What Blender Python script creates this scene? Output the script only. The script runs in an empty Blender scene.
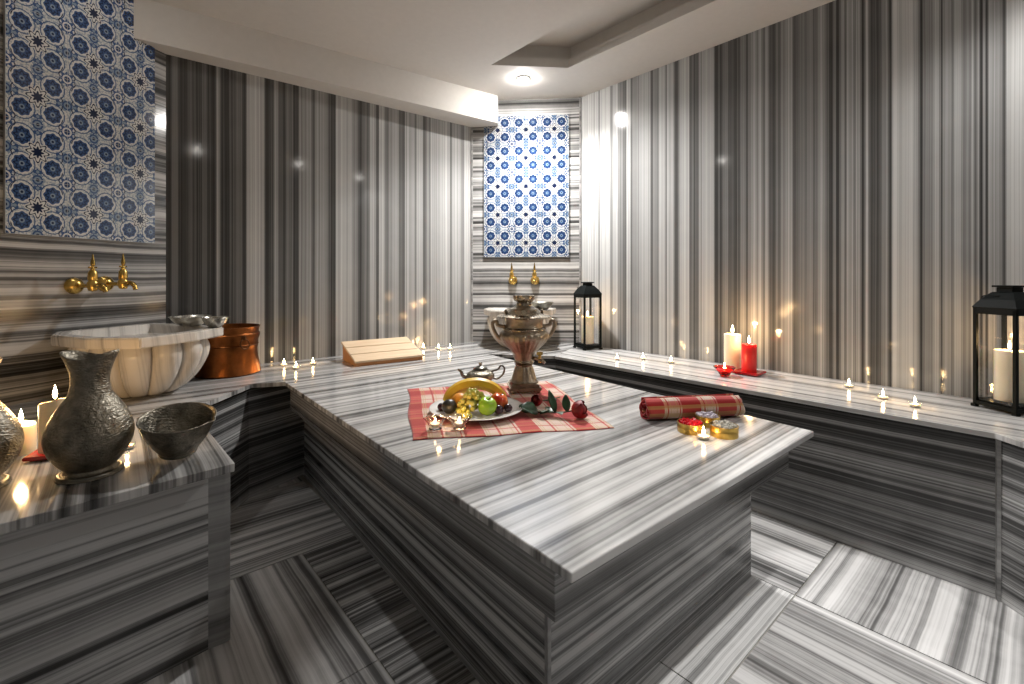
import bpy, bmesh, math, random
from mathutils import Vector, Matrix, noise as mnoise
random.seed(7)
PI = math.pi
H = 1.1            # eye height in metres; plan numbers below are in units of H
F = 467.0
Y0 = 278.0
HB = .519          # bench / table height (units of H)
col = bpy.context.scene.collection

def V(x, z, h=0.0): return Vector((x*H, z*H, h*H))
def at(px, py, h=HB):
    """ground-plan point of a pixel on the horizontal plane of height h"""
    z = F*(1-h)/(py-Y0)
    return ((px-512)/F*z, z)
D1 = Vector((-.653, .757, 0)); D2 = Vector((.757, .653, 0))

# ------------------------------------------------------------------ helpers
def tag(o, label=None, cat=None, group=None, kind=None):
    if label: o['label'] = label
    if cat: o['category'] = cat
    if group: o['group'] = group
    if kind: o['kind'] = kind
    return o
def empty(name, loc, label=None, cat=None, group=None, rz=0):
    o = bpy.data.objects.new(name, None); col.objects.link(o)
    o.empty_display_size = .05
    o.location = loc; o.rotation_euler = (0, 0, rz)
    return tag(o, label, cat, group)
def obj(name, bm, mat, parent=None, smooth=False, world=False, auto=None):
    bmesh.ops.recalc_face_normals(bm, faces=bm.faces[:])
    me = bpy.data.meshes.new(name); bm.to_mesh(me); bm.free()
    mats = mat if isinstance(mat, (list, tuple)) else [mat]
    for m in mats: me.materials.append(m)
    if smooth:
        for p in me.polygons: p.use_smooth = True
    o = bpy.data.objects.new(name, me); col.objects.link(o)
    if auto is not None:
        for p in me.polygons: p.use_smooth = True
        me.set_sharp_from_angle(angle=math.radians(auto))
    if parent:
        o.parent = parent
        if world: o.location = -Vector(parent.location)
    return o
def copy_tree(o, parent=None):
    c = o.copy(); col.objects.link(c); c.parent = parent
    for ch in [x for x in o.children]:
        copy_tree(ch, c)
    return c
def prism(pts, z0, z1, bevel=0.0, bm=None):
    bm = bm or bmesh.new()
    lo = [bm.verts.new((p[0]*H, p[1]*H, z0*H)) for p in pts]
    hi = [bm.verts.new((p[0]*H, p[1]*H, z1*H)) for p in pts]
    n = len(pts)
    bm.faces.new(hi); bm.faces.new(lo[::-1])
    for i in range(n):
        bm.faces.new((lo[i], lo[(i+1) % n], hi[(i+1) % n], hi[i]))
    bmesh.ops.recalc_face_normals(bm, faces=bm.faces[:])
    if bevel:
        bmesh.ops.bevel(bm, geom=bm.edges[:], offset=bevel, segments=2, affect='EDGES', profile=.5)
    return bm
def box(bm, c, s, M=None, bevel=0):
    r = bmesh.ops.create_cube(bm, size=1)
    vs = r['verts']
    T = Matrix.Translation(c) @ Matrix.Diagonal((s[0], s[1], s[2], 1))
    if M: T = M @ T
    bmesh.ops.transform(bm, matrix=T, verts=vs)
    if bevel:
        es = list({e for v in vs for e in v.link_edges})
        bmesh.ops.bevel(bm, geom=es, offset=bevel, segments=2, affect='EDGES')
    return bm
def lathe(prof, seg=40, bm=None, mod=None, M=None, cap0=True, cap1=False):
    """prof: list of (r, z); mod(theta, z, r) -> r"""
    bm = bm or bmesh.new()
    rings = []
    for (r, z) in prof:
        if r < 1e-6:
            p = Vector((0, 0, z)); rings.append([bm.verts.new(M @ p if M else p)])
        else:
            ring = []
            for k in range(seg):
                t = 2*PI*k/seg
                rr = mod(t, z, r) if mod else r
                p = Vector((rr*math.cos(t), rr*math.sin(t), z))
                ring.append(bm.verts.new(M @ p if M else p))
            rings.append(ring)
    for a, b in zip(rings[:-1], rings[1:]):
        for k in range(seg):
            k2 = (k+1) % seg
            if len(a) == 1 and len(b) == 1: continue
            if len(a) == 1: bm.faces.new((a[0], b[k2], b[k]))
            elif len(b) == 1: bm.faces.new((a[k], a[k2], b[0]))
            else: bm.faces.new((a[k], a[k2], b[k2], b[k]))
    if cap0 and len(rings[0]) > 1: bm.faces.new(rings[0][::-1])
    if cap1 and len(rings[-1]) > 1: bm.faces.new(rings[-1])
    return bm
def tube(pts, rad, seg=10, bm=None, caps=True, squash=1.0):
    """tube along points; rad number or list"""
    bm = bm or bmesh.new()
    pts = [Vector(p) for p in pts]; n = len(pts)
    rads = rad if isinstance(rad, (list, tuple)) else [rad]*n
    prev = None; rings = []
    for i, p in enumerate(pts):
        t = (pts[min(i+1, n-1)]-pts[max(i-1, 0)]).normalized()
        if prev is None:
            a = Vector((0, 0, 1)) if abs(t.z) < .9 else Vector((1, 0, 0))
            u = t.cross(a).normalized()
        else:
            u = (prev - t*prev.dot(t)).normalized()
        prev = u; w = t.cross(u)
        rings.append([bm.verts.new(p+(u*math.cos(2*PI*k/seg)+w*math.sin(2*PI*k/seg)*squash)*rads[i]) for k in range(seg)])
    for a, b in zip(rings[:-1], rings[1:]):
        for k in range(seg):
            bm.faces.new((a[k], a[(k+1) % seg], b[(k+1) % seg], b[k]))
    if caps:
        bm.faces.new(rings[0][::-1]); bm.faces.new(rings[-1])
    return bm
def smooth_path(ctrl, n=8):
    """Catmull-Rom"""
    c = [Vector(p) for p in ctrl]; c = [2*c[0]-c[1]]+c+[2*c[-1]-c[-2]]
    out = []
    for i in range(1, len(c)-2):
        for k in range(n):
            t = k/n; p0, p1, p2, p3 = c[i-1:i+3]
            out.append(.5*((2*p1)+(-p0+p2)*t+(2*p0-5*p1+4*p2-p3)*t*t+(-p0+3*p1-3*p2+p3)*t**3))
    out.append(c[-2]); return out
def spl(prof, n=5):
    return [(max(0, p.x), p.y) for p in smooth_path([(a, b, 0) for a, b in prof], n)]
def uvsphere(c, r, seg=16, ring=10, bm=None, s=(1, 1, 1), rot=None):
    bm = bm or bmesh.new()
    M = Matrix.Translation(c)
    if rot: M = M @ rot
    M = M @ Matrix.Diagonal((r*s[0], r*s[1], r*s[2], 1))
    bmesh.ops.create_uvsphere(bm, u_segments=seg, v_segments=ring, radius=1, matrix=M)
    return bm

# ------------------------------------------------------------------ materials
class NT:
    def __init__(s, name):
        s.m = bpy.data.materials.new(name); s.m.use_nodes = True
        s.t = s.m.node_tree; s.n = s.t.nodes; s.l = s.t.links
        s.b = s.n['Principled BSDF']
    def node(s, typ, **kw):
        n = s.n.new(typ)
        for k, v in kw.items(): setattr(n, k, v)
        return n
    def math(s, op, a, b=None, c=None, clamp=False):
        n = s.n.new('ShaderNodeMath'); n.operation = op; n.use_clamp = clamp
        for i, x in enumerate((a, b, c)):
            if x is None: continue
            if isinstance(x, (int, float)): n.inputs[i].default_value = x
            else: s.l.new(x, n.inputs[i])
        return n.outputs[0]
    def dot(s, vec, d):
        n = s.n.new('ShaderNodeVectorMath'); n.operation = 'DOT_PRODUCT'
        s.l.new(vec, n.inputs[0]); n.inputs[1].default_value = d
        return n.outputs['Value']
    def ramp(s, fac, stops, interp='LINEAR'):
        n = s.n.new('ShaderNodeValToRGB'); cr = n.color_ramp; cr.interpolation = interp
        while len(cr.elements) < len(stops): cr.elements.new(.5)
        for e, (p, c) in zip(cr.elements, stops):
            e.position = p
            e.color = (c, c, c, 1) if isinstance(c, (int, float)) else (*c, 1)
        s.l.new(fac, n.inputs[0]); return n.outputs[0]
    def mix(s, fac, a, b, mode='MIX'):
        n = s.n.new('ShaderNodeMix'); n.data_type = 'RGBA'; n.blend_type = mode
        for i, x in ((0, fac), (6, a), (7, b)):
            if isinstance(x, (int, float)): n.inputs[i].default_value = x
            elif isinstance(x, tuple): n.inputs[i].default_value = (*x, 1)
            else: s.l.new(x, n.inputs[i])
        return n.outputs[2]
    def noise1(s, w, scale, detail=2, rough=.5):
        n = s.n.new('ShaderNodeTexNoise'); n.noise_dimensions = '1D'
        n.inputs['Scale'].default_value = scale; n.inputs['Detail'].default_value = detail
        n.inputs['Roughness'].default_value = rough
        s.l.new(w, n.inputs['W']); return n.outputs['Fac']
    def noise3(s, vec, scale, detail=2, rough=.5):
        n = s.n.new('ShaderNodeTexNoise'); n.inputs['Scale'].default_value = scale
        n.inputs['Detail'].default_value = detail; n.inputs['Roughness'].default_value = rough
        s.l.new(vec, n.inputs['Vector']); return n.outputs['Fac']
    def objco(s):
        return s.n.new('ShaderNodeTexCoord').outputs['Object']
    def bump(s, h, strength=.3, dist=.01):
        n = s.n.new('ShaderNodeBump'); n.inputs['Strength'].default_value = strength
        n.inputs['Distance'].default_value = dist
        s.l.new(h, n.inputs['Height']); s.l.new(n.outputs[0], s.b.inputs['Normal'])
    def set(s, **kw):
        names = dict(color='Base Color', rough='Roughness', metal='Metallic', coat='Coat Weight', spec='Specular IOR Level',
                     trans='Transmission Weight', ior='IOR', sss='Subsurface Weight', emis='Emission Color', estr='Emission Strength',
                     sheen='Sheen Weight', crough='Coat Roughness', alpha='Alpha')
        for k, v in kw.items():
            i = s.b.inputs[names[k]]
            if hasattr(v, 'links'): s.l.new(v, i)
            elif isinstance(v, tuple): i.default_value = (*v, 1) if len(v) == 3 else v
            else: i.default_value = v
        return s

def plain(name, color, rough=.5, metal=0, **kw):
    t = NT(name)
    n = t.noise3(t.objco(), 30, 3)
    c = t.mix(t.math('MULTIPLY', n, .35), tuple(color), tuple(x*.75 for x in color))
    t.set(color=c, rough=rough, metal=metal, **kw); return t.m

def marble(name, direction, scale=1.0, seed=0.0, lo=.0, gain=1.0, rough=.12, tint=(1, .995, .988), contrast=1.0, warp=.012, fine=1.0, coat=.0):
    t = NT(name); P = t.objco()
    s = t.dot(P, tuple(direction))
    wn = t.noise3(P, 1.3, 3, .6)
    s = t.math('ADD', s, t.math('MULTIPLY', t.math('SUBTRACT', wn, .5), warp*2))
    s = t.math('ADD', s, seed*7.31)
    a = t.noise1(s, 9*scale, 2, .6)
    b = t.noise1(t.math('ADD', s, 40.3), 34*scale, 2, .6)
    c = t.noise1(t.math('ADD', s, 77.7), 130*scale, 2, .6)
    v = t.math('ADD', t.math('ADD', t.math('MULTIPLY', a, .46), t.math('MULTIPLY', b, .38)), t.math('MULTIPLY', c, .16*fine))
    v = t.math('ADD', t.math('MULTIPLY', t.math('SUBTRACT', v, .5), 1.9*contrast), .5+lo)
    # faint cloudiness along the veins
    cl = t.noise3(P, 14, 4, .6)
    v = t.math('ADD', v, t.math('MULTIPLY', t.math('SUBTRACT', cl, .5), .10))
    g = lambda x: tuple(min(.85, x*gain*k) for k in tint)
    colr = t.ramp(v, [(.16, g(.022)), (.30, g(.055)), (.40, g(.12)), (.48, g(.21)), (.55, g(.33)), (.64, g(.50)), (.76, g(.66))])
    t.set(color=colr, rough=rough, spec=.5, coat=coat, crough=.04)
    return t.m

def wall_marble(name):
    """vertical veins, and shade on the back-left wall, laid out by the tone attribute of each strip of the slab, plus fine veining"""
    t = NT(name)
    at_ = t.node('ShaderNodeAttribute', attribute_name='tone').outputs['Fac']
    al = t.node('ShaderNodeAttribute', attribute_name='along').outputs['Fac']
    P = t.objco()
    wn = t.noise3(P, .8, 2)
    s = t.math('ADD', al, t.math('MULTIPLY', wn, .012))
    b = t.noise1(s, 55, 3, .65); c = t.noise1(t.math('ADD', s, 31.), 190, 2, .6)
    v = t.math('ADD', at_, t.math('MULTIPLY', t.math('SUBTRACT', b, .5), .55))
    v = t.math('ADD', v, t.math('MULTIPLY', t.math('SUBTRACT', c, .5), .34))
    v = t.math('ADD', v, t.math('MULTIPLY', t.math('SUBTRACT', t.noise3(P, 9, 3), .5), .05))
    colr = t.ramp(v, [(.0, (.026, .026, .026)), (.2, (.062, .062, .061)), (.35, (.140, .140, .138)), (.5, (.235, .236, .234)),
                      (.65, (.36, .362, .358)), (.85, (.56, .562, .555))])
    t.set(color=colr, rough=.09, spec=.5)
    return t.m

M_TOP = marble('table_top_marble', D1, .95, 5.3, lo=.14, gain=.98, rough=.12, contrast=.78, fine=.7)
M_LEDGE_B = marble('ledge_top_marble', D1, 1.2, 1.7, lo=.10, gain=.85, rough=.12, contrast=.75)
M_LEDGE_R = marble('right_ledge_marble', D2, 1.3, 5.2, lo=.17, gain=1.0, rough=.12, contrast=.7)
M_CAB_TOP = marble('cabinet_top_marble', D2, 1.0, 8.8, lo=.04, gain=.9, rough=.10, contrast=.9)
M_RISER = marble('riser_marble', (0, 0, 1), 1.25, 2.4, lo=-.06, gain=.85, rough=.2, contrast=1.05, warp=.006)
M_RISER2 = marble('table_side_marble', (0, 0, 1), 1.35, 6.1, lo=.0, gain=.9, rough=.2, contrast=1.2, warp=.005)
M_CAB = marble('cabinet_side_marble', (0, 0, 1), 1.0, 13.35, lo=.10, gain=.9, rough=.25, contrast=1.35, warp=.006)
M_PIL = marble('corner_strip_marble', (0, 0, 1), .8, 14.2, lo=.10, gain=.7, rough=.3, contrast=.4)
M_WALLH = marble('horizontal_wall_marble', (0, 0, 1), 1.6, 4.4, lo=.05, gain=.95, rough=.12, contrast=.95)
M_WALLHL = marble('left_wall_marble', (0, 0, 1), 1.1, 9.47, lo=.01, gain=.8, rough=.14, contrast=1.15)
M_FA = marble('floor_marble_across', D1, .95, 12.1, lo=.10, gain=1.05, rough=.22, contrast=.85, tint=(1,.99,.985))
M_FB = marble('floor_marble_along', D2, .75, 21.6, lo=.10, gain=1.05, rough=.22, contrast=.95, tint=(1,.99,.985))
M_FS = marble('floor_border_marble', D1, 2.6, 31.6, lo=.14, gain=1.0, rough=.25, contrast=.9)
M_FSL = marble('floor_border_marble_left', D1, 1.8, 33.6, lo=-.02, gain=1.0, rough=.25, contrast=.9)
M_GROUT = plain('grout', (.30, .29, .26), .8)
M_BASIN = marble('basin_marble', (.55, .8, .12), 1.1, 17.0, lo=.24, gain=1.0, rough=.2, contrast=.6, tint=(1, .94, .86), warp=.05)
M_PAINT = plain('ceiling_paint', (.66, .635, .60), .75)
M_WALLV = wall_marble('vertical_wall_marble')

def metal(name, color, rough=.3, bump=0, bscale=60, dark=.25, **kw):
    t = NT(name); P = t.objco()
    n = t.noise3(P, bscale*.3, 5, .65)
    c = t.mix(t.ramp(n, [(.35, 0.), (.65, 1.)]), tuple(x*dark for x in color), tuple(color))
    t.set(color=c, metal=1.0, rough=t.math('ADD', t.math('MULTIPLY', n, .3), rough-.1), **kw)
    if bump:
        v = t.node('ShaderNodeTexVoronoi', feature='SMOOTH_F1'); v.inputs['Scale'].default_value = bscale
        t.l.new(P, v.inputs['Vector'])
        w = t.node('ShaderNodeTexWave', wave_type='RINGS'); w.inputs['Scale'].default_value = bscale*.35
        w.inputs['Distortion'].default_value = 9; w.inputs['Detail Scale'].default_value = 2
        t.l.new(P, w.inputs['Vector'])
        t.bump(t.math('ADD', v.outputs[0], t.math('MULTIPLY', w.outputs['Fac'], .35)), bump, .0022)
    return t.m
M_PEWTER = metal('aged_pewter', (.34, .31, .25), .38, .9, 110, .45)
M_PEWTER_P = metal('smooth_pewter', (.27, .26, .22), .3, 0, 60, .4)
M_SAM = metal('samovar_nickel', (.40, .34, .26), .28, .7, 150, .7)
M_SAM_P = metal('samovar_polished', (.50, .43, .33), .22, 0, 80, .5)
M_SILVER = metal('silver', (.62, .60, .54), .22, 0, 60, .6)
M_COPPER = metal('copper', (.30, .10, .028), .28, 0, 30, .5)
M_COPPER_D = metal('dark_copper', (.16, .07, .03), .4, 0, 30, .5)
M_BRASS = metal('brass', (.75, .50, .14), .22, 0, 50, .6)
M_GOLD = metal('gold_tin', (.68, .46, .12), .3, 0, 50, .7)
M_BLACK = plain('black_lantern_paint', (.005, .007, .007), .55, spec=.12)
M_WOOD = None
def wood():
    t = NT('pale_pine'); P = t.objco()
    mp = t.node('ShaderNodeMapping'); mp.inputs['Scale'].default_value = (2, 26, 26); t.l.new(P, mp.inputs[0])
    n = t.noise3(mp.outputs[0], 3, 4, .6)
    t.set(color=t.ramp(n, [(.3, (.60, .43, .27)), (.7, (.70, .55, .38))]), rough=.5); return t.m
M_WOOD = wood()
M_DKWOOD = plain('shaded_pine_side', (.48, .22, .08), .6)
def glass(name, color=(1, 1, 1), rough=0.0):
    t = NT(name); t.set(color=color, rough=rough, trans=1.0, ior=1.45); return t.m
M_GLASS = glass('clear_glass')
M_REDGLASS = glass('red_glass', (.9, .06, .05), .05)
def pane():
    m = bpy.data.materials.new('thin_pane'); m.use_nodes = True; t = m.node_tree
    t.nodes.remove(t.nodes['Principled BSDF'])
    tr = t.nodes.new('ShaderNodeBsdfTransparent'); gl = t.nodes.new('ShaderNodeBsdfGlossy'); gl.inputs['Roughness'].default_value = .02
    lw = t.nodes.new('ShaderNodeLayerWeight'); lw.inputs[0].default_value = .5
    pw = t.nodes.new('ShaderNodeMath'); pw.operation = 'POWER'; pw.inputs[1].default_value = 4.0
    ma = t.nodes.new('ShaderNodeMath'); ma.operation = 'MULTIPLY_ADD'; ma.inputs[1].default_value = .6; ma.inputs[2].default_value = .035
    t.links.new(lw.outputs['Facing'], pw.inputs[0]); t.links.new(pw.outputs[0], ma.inputs[0])
    mx = t.nodes.new('ShaderNodeMixShader')
    t.links.new(ma.outputs[0], mx.inputs[0]); t.links.new(tr.outputs[0], mx.inputs[1]); t.links.new(gl.outputs[0], mx.inputs[2])
    t.links.new(mx.outputs[0], t.nodes['Material Output'].inputs[0]); return m
M_PANE = pane()
M_WAX = plain('cream_wax', (.86, .78, .60), .45, sss=.35)
M_WAX.node_tree.nodes['Principled BSDF'].inputs['Subsurface Radius'].default_value = (.03, .015, .008)
M_REDWAX = plain('red_wax', (.62, .015, .015), .4, sss=.2)
M_REDDISH = plain('red_glazed_dish', (.42, .01, .012), .2)
M_WICK = plain('wick', (.02, .015, .01), .9)
def emit(name, color, strength):
    t = NT(name); t.set(color=(0, 0, 0), emis=color, estr=strength); return t.m
M_FLAME = emit('flame', (1.0, .66, .28), 90)
M_LAMP = emit('lamp_glow', (1.0, .95, .88), 90)
M_LAMP_HOT = emit('bright_lamp_glow', (1.0, .96, .91), 1300)
M_CHROME = plain('white_lamp_ring', (.8, .8, .78), .3)
M_PLATE = plain('white_porcelain', (.82, .82, .80), .15)
M_DKIN = plain('hollow_dark', (.02, .015, .01), .6)

# ------------------------------------------------------------------ plan (units of H)
PL = (-1.744, 2.353); PB1 = (-.300, 3.50); PB2 = (.502, 3.43); PR = (2.04, 1.653)
PR2 = (2.04, .60); PK2 = (1.0, -.62); PK1 = (-.20, -.55); PLc = (-1.97, 1.53)
CEIL = 2.325
ROOM = [PL, PB1, PB2, PR, PR2, PK2, PK1, PLc]

def wall_slab(name, a, b, bands=None, mat=None, z1=CEIL+.3, label=None):
    """a thick wall panel from plan point a to b, room on the left-hand side when walking b->a"""
    A = V(*a); B = V(*b); d = (B-A); L = d.length; d.normalize()
    c = V(0.2, 1.6)
    nrm = Vector((-d.y, d.x, 0))
    if nrm.dot((A+B)/2 - c) < 0: nrm = -nrm   # outward
    th = .12
    bm = bmesh.new()
    if bands is None: bands = [(0, .5)]
    tl = bm.faces.layers.float.new('tone')
    ts = [x[0]*L for x in bands]+[L]
    vals = [x[1] for x in bands]
    grid = []
    for t in ts:
        p = A+d*t; grid.append((bm.verts.new((p.x, p.y, 0)), bm.verts.new((p.x, p.y, z1*H))))
    for i in range(len(vals)):
        f = bm.faces.new((grid[i][0], grid[i+1][0], grid[i+1][1], grid[i][1])); f[tl] = vals[i]
    # body behind
    e = [A+nrm*th, B+nrm*th]
    b0 = [bm.verts.new((p.x, p.y, 0)) for p in e]; b1 = [bm.verts.new((p.x, p.y, z1*H)) for p in e]
    bm.faces.new((b0[0], b0[1], b1[1], b1[0]))
    bm.faces.new((grid[0][0], b0[0], b1[0], grid[0][1])); bm.faces.new((grid[-1][0], grid[-1][1], b1[1], b0[1]))
    o = obj(name, bm, mat)
    me = o.data
    if mat is M_WALLV:
        at_ = me.attributes.new('along', 'FLOAT', 'POINT')
        for i, v in enumerate(me.vertices):
            at_.data[i].value = (Vector(v.co)-A).dot(d) + (3.3 if 'right' in name else 0)
    return tag(o, kind='structure')
def px_bands(a, b, lst):
    """[(pixel x, tone)] -> [(fraction, tone)] along wall a-b"""
    out = []
    ax, az = a; dx, dz = b[0]-a[0], b[1]-a[1]
    for x, v in lst:
        r = (x-512)/F
        t = (r*az-ax)/(dx-r*dz)
        out.append((min(max(t, 0), .9999), v))
    # narrow dark seams between neighbours are softened by extra half-tone strips
    res = []
    for i, (t, v) in enumerate(out):
        if i:
            w = min(.0018, (t-res[-1][0])*.3)
            res.append((t-w, (v+out[i-1][1])/2))
            res.append((t+w*.5, v))
        else: res.append((0, v))
    return res
B_MID = [(165, .16), (168, .12), (172, .42), (179, .15), (186, .30), (193, .22), (203, .36), (207, .20), (212, .16), (216.5, .56), (221, .13),  # vein tones, with the fading light put into the darker strips at left
         (228, .28), (236, .36), (243, .10), (246.5, .72), (264.5, .16), (269, .22), (274, .58), (278.5, .28), (287, .38), (293, .18), (299, .50),
         (305, .56), (311, .33), (315, .56), (325, .50), (329, .22), (336, .70), (352, .5), (358, .25), (363, .40), (370, .66), (376, .30),
         (379, .68), (385, .45), (391, .62), (399, .33), (405, .62), (415, .45), (417, .68), (423, .33), (426, .5), (430, .62), (440.5, .7),
         (450, .34), (452, .65), (461, .45), (464, .7)]
B_RT = [(581, .72), (598.5, .45), (600, .76), (610, .5), (613, .68), (618, .48), (623, .33), (626.5, .68), (631, .36), (633, .52), (640, .64),
        (651, .25), (653, .48), (659, .68), (665.5, .35), (667, .68), (674, .25), (679, .68), (690, .30), (697, .38), (699, .6), (704, .66),
        (714.5, .14), (718, .35), (720, .22), (724, .40), (730, .25), (741, .46), (746, .27), (749, .56), (756, .6), (762, .38), (765, .62),
        (769, .2), (772, .33), (781, .54), (787, .6), (793, .25), (797, .45), (805, .33), (808, .5), (813, .36), (817, .57), (825, .38),
        (830, .18), (834, .5), (836, .12), (840, .6), (845, .25), (847, .64), (854, .25), (856, .64), (861, .25), (865, .62), (869, .27),
        (882, .5), (889, .25), (892, .76), (917, .5), (920, .15), (923, .5), (934, .68), (940, .30), (943, .58), (952, .45), (954, .66),
        (962, .48), (971, .62), (974, .3), (977, .58), (980, .16), (983, .62), (985.5, .10), (988, .6), (1000, .48), (1003, .25), (1006.5, .80),
        (1040, .4), (1050, .65), (1064, .3), (1070, .6)]
def rnd_bands(n):
    ts = sorted(random.random() for _ in range(n)); return [(0, .5)]+[(t, random.choice([.2, .35, .5, .6, .7])) for t in ts]

tag_kw = dict(kind='structure')
wall_slab('wall_back_left', PL, PB1, px_bands(PL, PB1, B_MID), M_WALLV)
wall_slab('wall_back', PB1, PB2, None, M_WALLH)
wall_slab('wall_right', PB2, PR, px_bands(PB2, PR, B_RT), M_WALLV)
wall_slab('wall_front_right', PR, PR2, rnd_bands(40), M_WALLV)
wall_slab('wall_front', PR2, PK2, rnd_bands(60), M_WALLV)
wall_slab('wall_rear', PK2, PK1, None, M_WALLH)
wall_slab('wall_front_left', PK1, PLc, rnd_bands(70), M_WALLV)
wall_slab('wall_left', PLc, PL, None, M_WALLHL)
# thin light corner trims at the wall joints
for i, (p, w) in enumerate([(PB1, .006), (PB2, .006)]):
    cx, cz = p[0]*.995, p[1]-.008
    tag(obj('trim_%d' % (i+1), prism([(cx-w, cz-w), (cx+w, cz-w), (cx+w, cz+w), (cx-w, cz+w)], HB, CEIL), M_PIL), kind='structure')

# ------------------------------------------------------------------ floor
J = Vector((.893, 1.473, 0)); D1u = Vector((-.658, .753, 0)); D2u = Vector((.753, .658, 0))
def fl(u, v): p = J+D2u*u+D1u*v; return (p.x, p.y)
floor = tag(obj('floor', prism([fl(-3.4, -2.6), fl(2.2, -2.6), fl(2.2, 3.6), fl(-3.4, 3.6)], -.08, -.004), M_GROUT), kind='structure')
G = .0022
def tile(u0, u1, v0, v1, m, nm='paving'):
    o = obj('floor_tile', prism([fl(u0+G, v0+G), fl(u1-G, v0+G), fl(u1-G, v1-G), fl(u0+G, v1-G)], -.004, 0), m, floor)
    return o
S = .55
for i in range(-2, 4):
    for j in range(-4, 5):
        if i < 0 and j >= 0: continue
        tile(i*S, (i+1)*S, j*S, (j+1)*S, M_FB if (i+j) % 2 == 0 else M_FA)
tile(-1.1, -.55, 0, .15, M_FS); tile(-.55, 0, 0, .15, M_FS)
for k in range(4):
    v0 = .63-.63*(k); tile(-1.10, -.98, v0+.63-.003, v0, M_FSL) if False else None
for a, b in ((-1.9, -1.26), (-1.26, -.63), (-.63, 0), (0, .63), (.63, 1.257)):
    if a >= 0: tile(-1.10, -.90, a, b, M_FSL)
    tile(-1.73, -1.10, a, b, M_FB if a in (.63, -.63, -1.9) else M_FB)
    tile(-2.36, -1.73, a, b, M_FA)
tile(-1.73, -.90, 1.257, 1.89, M_FA); tile(-1.73, -.90, 1.89, 2.52, M_FB); tile(-2.36, -1.73, 1.257, 1.89, M_FB)

# ------------------------------------------------------------------ ceiling with tray and dropped beam
def ceiling():
    T1 = (-.131, 2.905); T2 = (.355, 2.945); T4 = (T1[0]+.653*2.0, T1[1]-.757*2.0); T3 = (T2[0]+.653*1.95, T2[1]-.757*1.95)
    c = ((T1[0]+T3[0])/2, (T1[1]+T3[1])/2)
    hole = [T1, T2, T3, T4]
    O = [fl(-3.4, 3.6), fl(2.2, 3.6), fl(2.2, -2.6), fl(-3.4, -2.6)]
    bm = bmesh.new()
    def ring(pts, h): return [bm.verts.new((p[0]*H, p[1]*H, h*H)) for p in pts]
    def grow(k):
        out = []
        n = 4
        for i in range(4):
            p = Vector((*hole[i], 0)); a = Vector((*hole[i-1], 0)); b = Vector((*hole[(i+1) % 4], 0))
            e1 = (p-a).normalized(); e2 = (p-b).normalized()
            q = p+(e1+e2)*k; out.append((q.x, q.y))
        return out
    r0 = ring(O, CEIL); r1 = ring(hole, CEIL); r2 = ring(hole, CEIL+.055); r3 = ring(grow(.07), CEIL+.055)
    r4 = ring(grow(.07), CEIL+.16); top = ring(grow(.07), CEIL+.16)
    for a, b in ((r0, r1), (r1, r2), (r2, r3), (r3, r4)):
        for i in range(4):
            bm.faces.new((a[i], a[(i+1) % 4], b[(i+1) % 4], b[i]))
    bm.faces.new(r4)
    bmesh.ops.remove_doubles(bm, verts=top, dist=1e-6)
    up = ring(O, CEIL+.3)
    for i in range(4): bm.faces.new((r0[i], r0[(i+1) % 4], up[(i+1) % 4], up[i]))
    bm.faces.new(up)
    tag(obj('ceiling', bm, M_PAINT), kind='structure')
ceiling()
dl = (Vector((PL[0], PL[1], 0))-Vector((PLc[0], PLc[1], 0))).normalized()
def onleft(px):
    r = (px-512)/F; t = (r*PL[1]-PL[0])/(dl.x-r*dl.y); return (PL[0]+dl.x*t, PL[1]+dl.y*t)
BS0 = (-1.79, 1.998); BS1 = (-.112, 3.392)
beam = prism([onleft(128.5), (-.104, 3.395), (-.104, 3.478), (-.3, 3.55), (-1.82, 2.42), (-1.95, 2.2)], 2.128, CEIL+.01)
tag(obj('trim_3', beam, M_PAINT), kind='structure')

# ------------------------------------------------------------------ marble benches and table
A = (-.72, 1.214); B = (-1.18, 1.715); C = (-1.184, 2.12); D = (-1.05, 2.16)
N = (.097, .761); R = (.949, 1.468); Gp = (-.152, 2.955); RC = (.265, 2.88); RD = (1.499, 1.449)
TH = .0185
def off(p, a, b): return (p[0]+D1.x*a+D2.x*b, p[1]+D1.y*a+D2.y*b)

e = empty('marble_cabinet', V(-1.2, 1.1), 'low grey striped marble block at left carrying the pitchers and candles', 'bench')
CF = (-1.22, .68); CW = (-1.69, 1.22)
Cq = (-1.182, 1.717); CWq = (-1.687, 1.223)
obj('top_slab', prism([A, B, CW, CF], HB-TH-.004, HB, .003), M_CAB_TOP, e, world=True)
ck = (-.79, 1.289)
obj('side_panel', prism([ck, (-1.192, 1.729), (-1.685, 1.245), (-1.21, .80)], 0, HB-TH-.004, .001), M_CAB, e, world=True)
cs = Vector((-.26, -.235, 0)).normalized()
obj('corner_strip', prism([(ck[0]+.004, ck[1]-.010), (ck[0]+.012, ck[1]+.002), (ck[0]-.02, ck[1]+.03), (ck[0]+cs.x*.045, ck[1]+cs.y*.045-.006)], 0, HB-TH-.004, .002), M_PIL, e, world=True)

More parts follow.
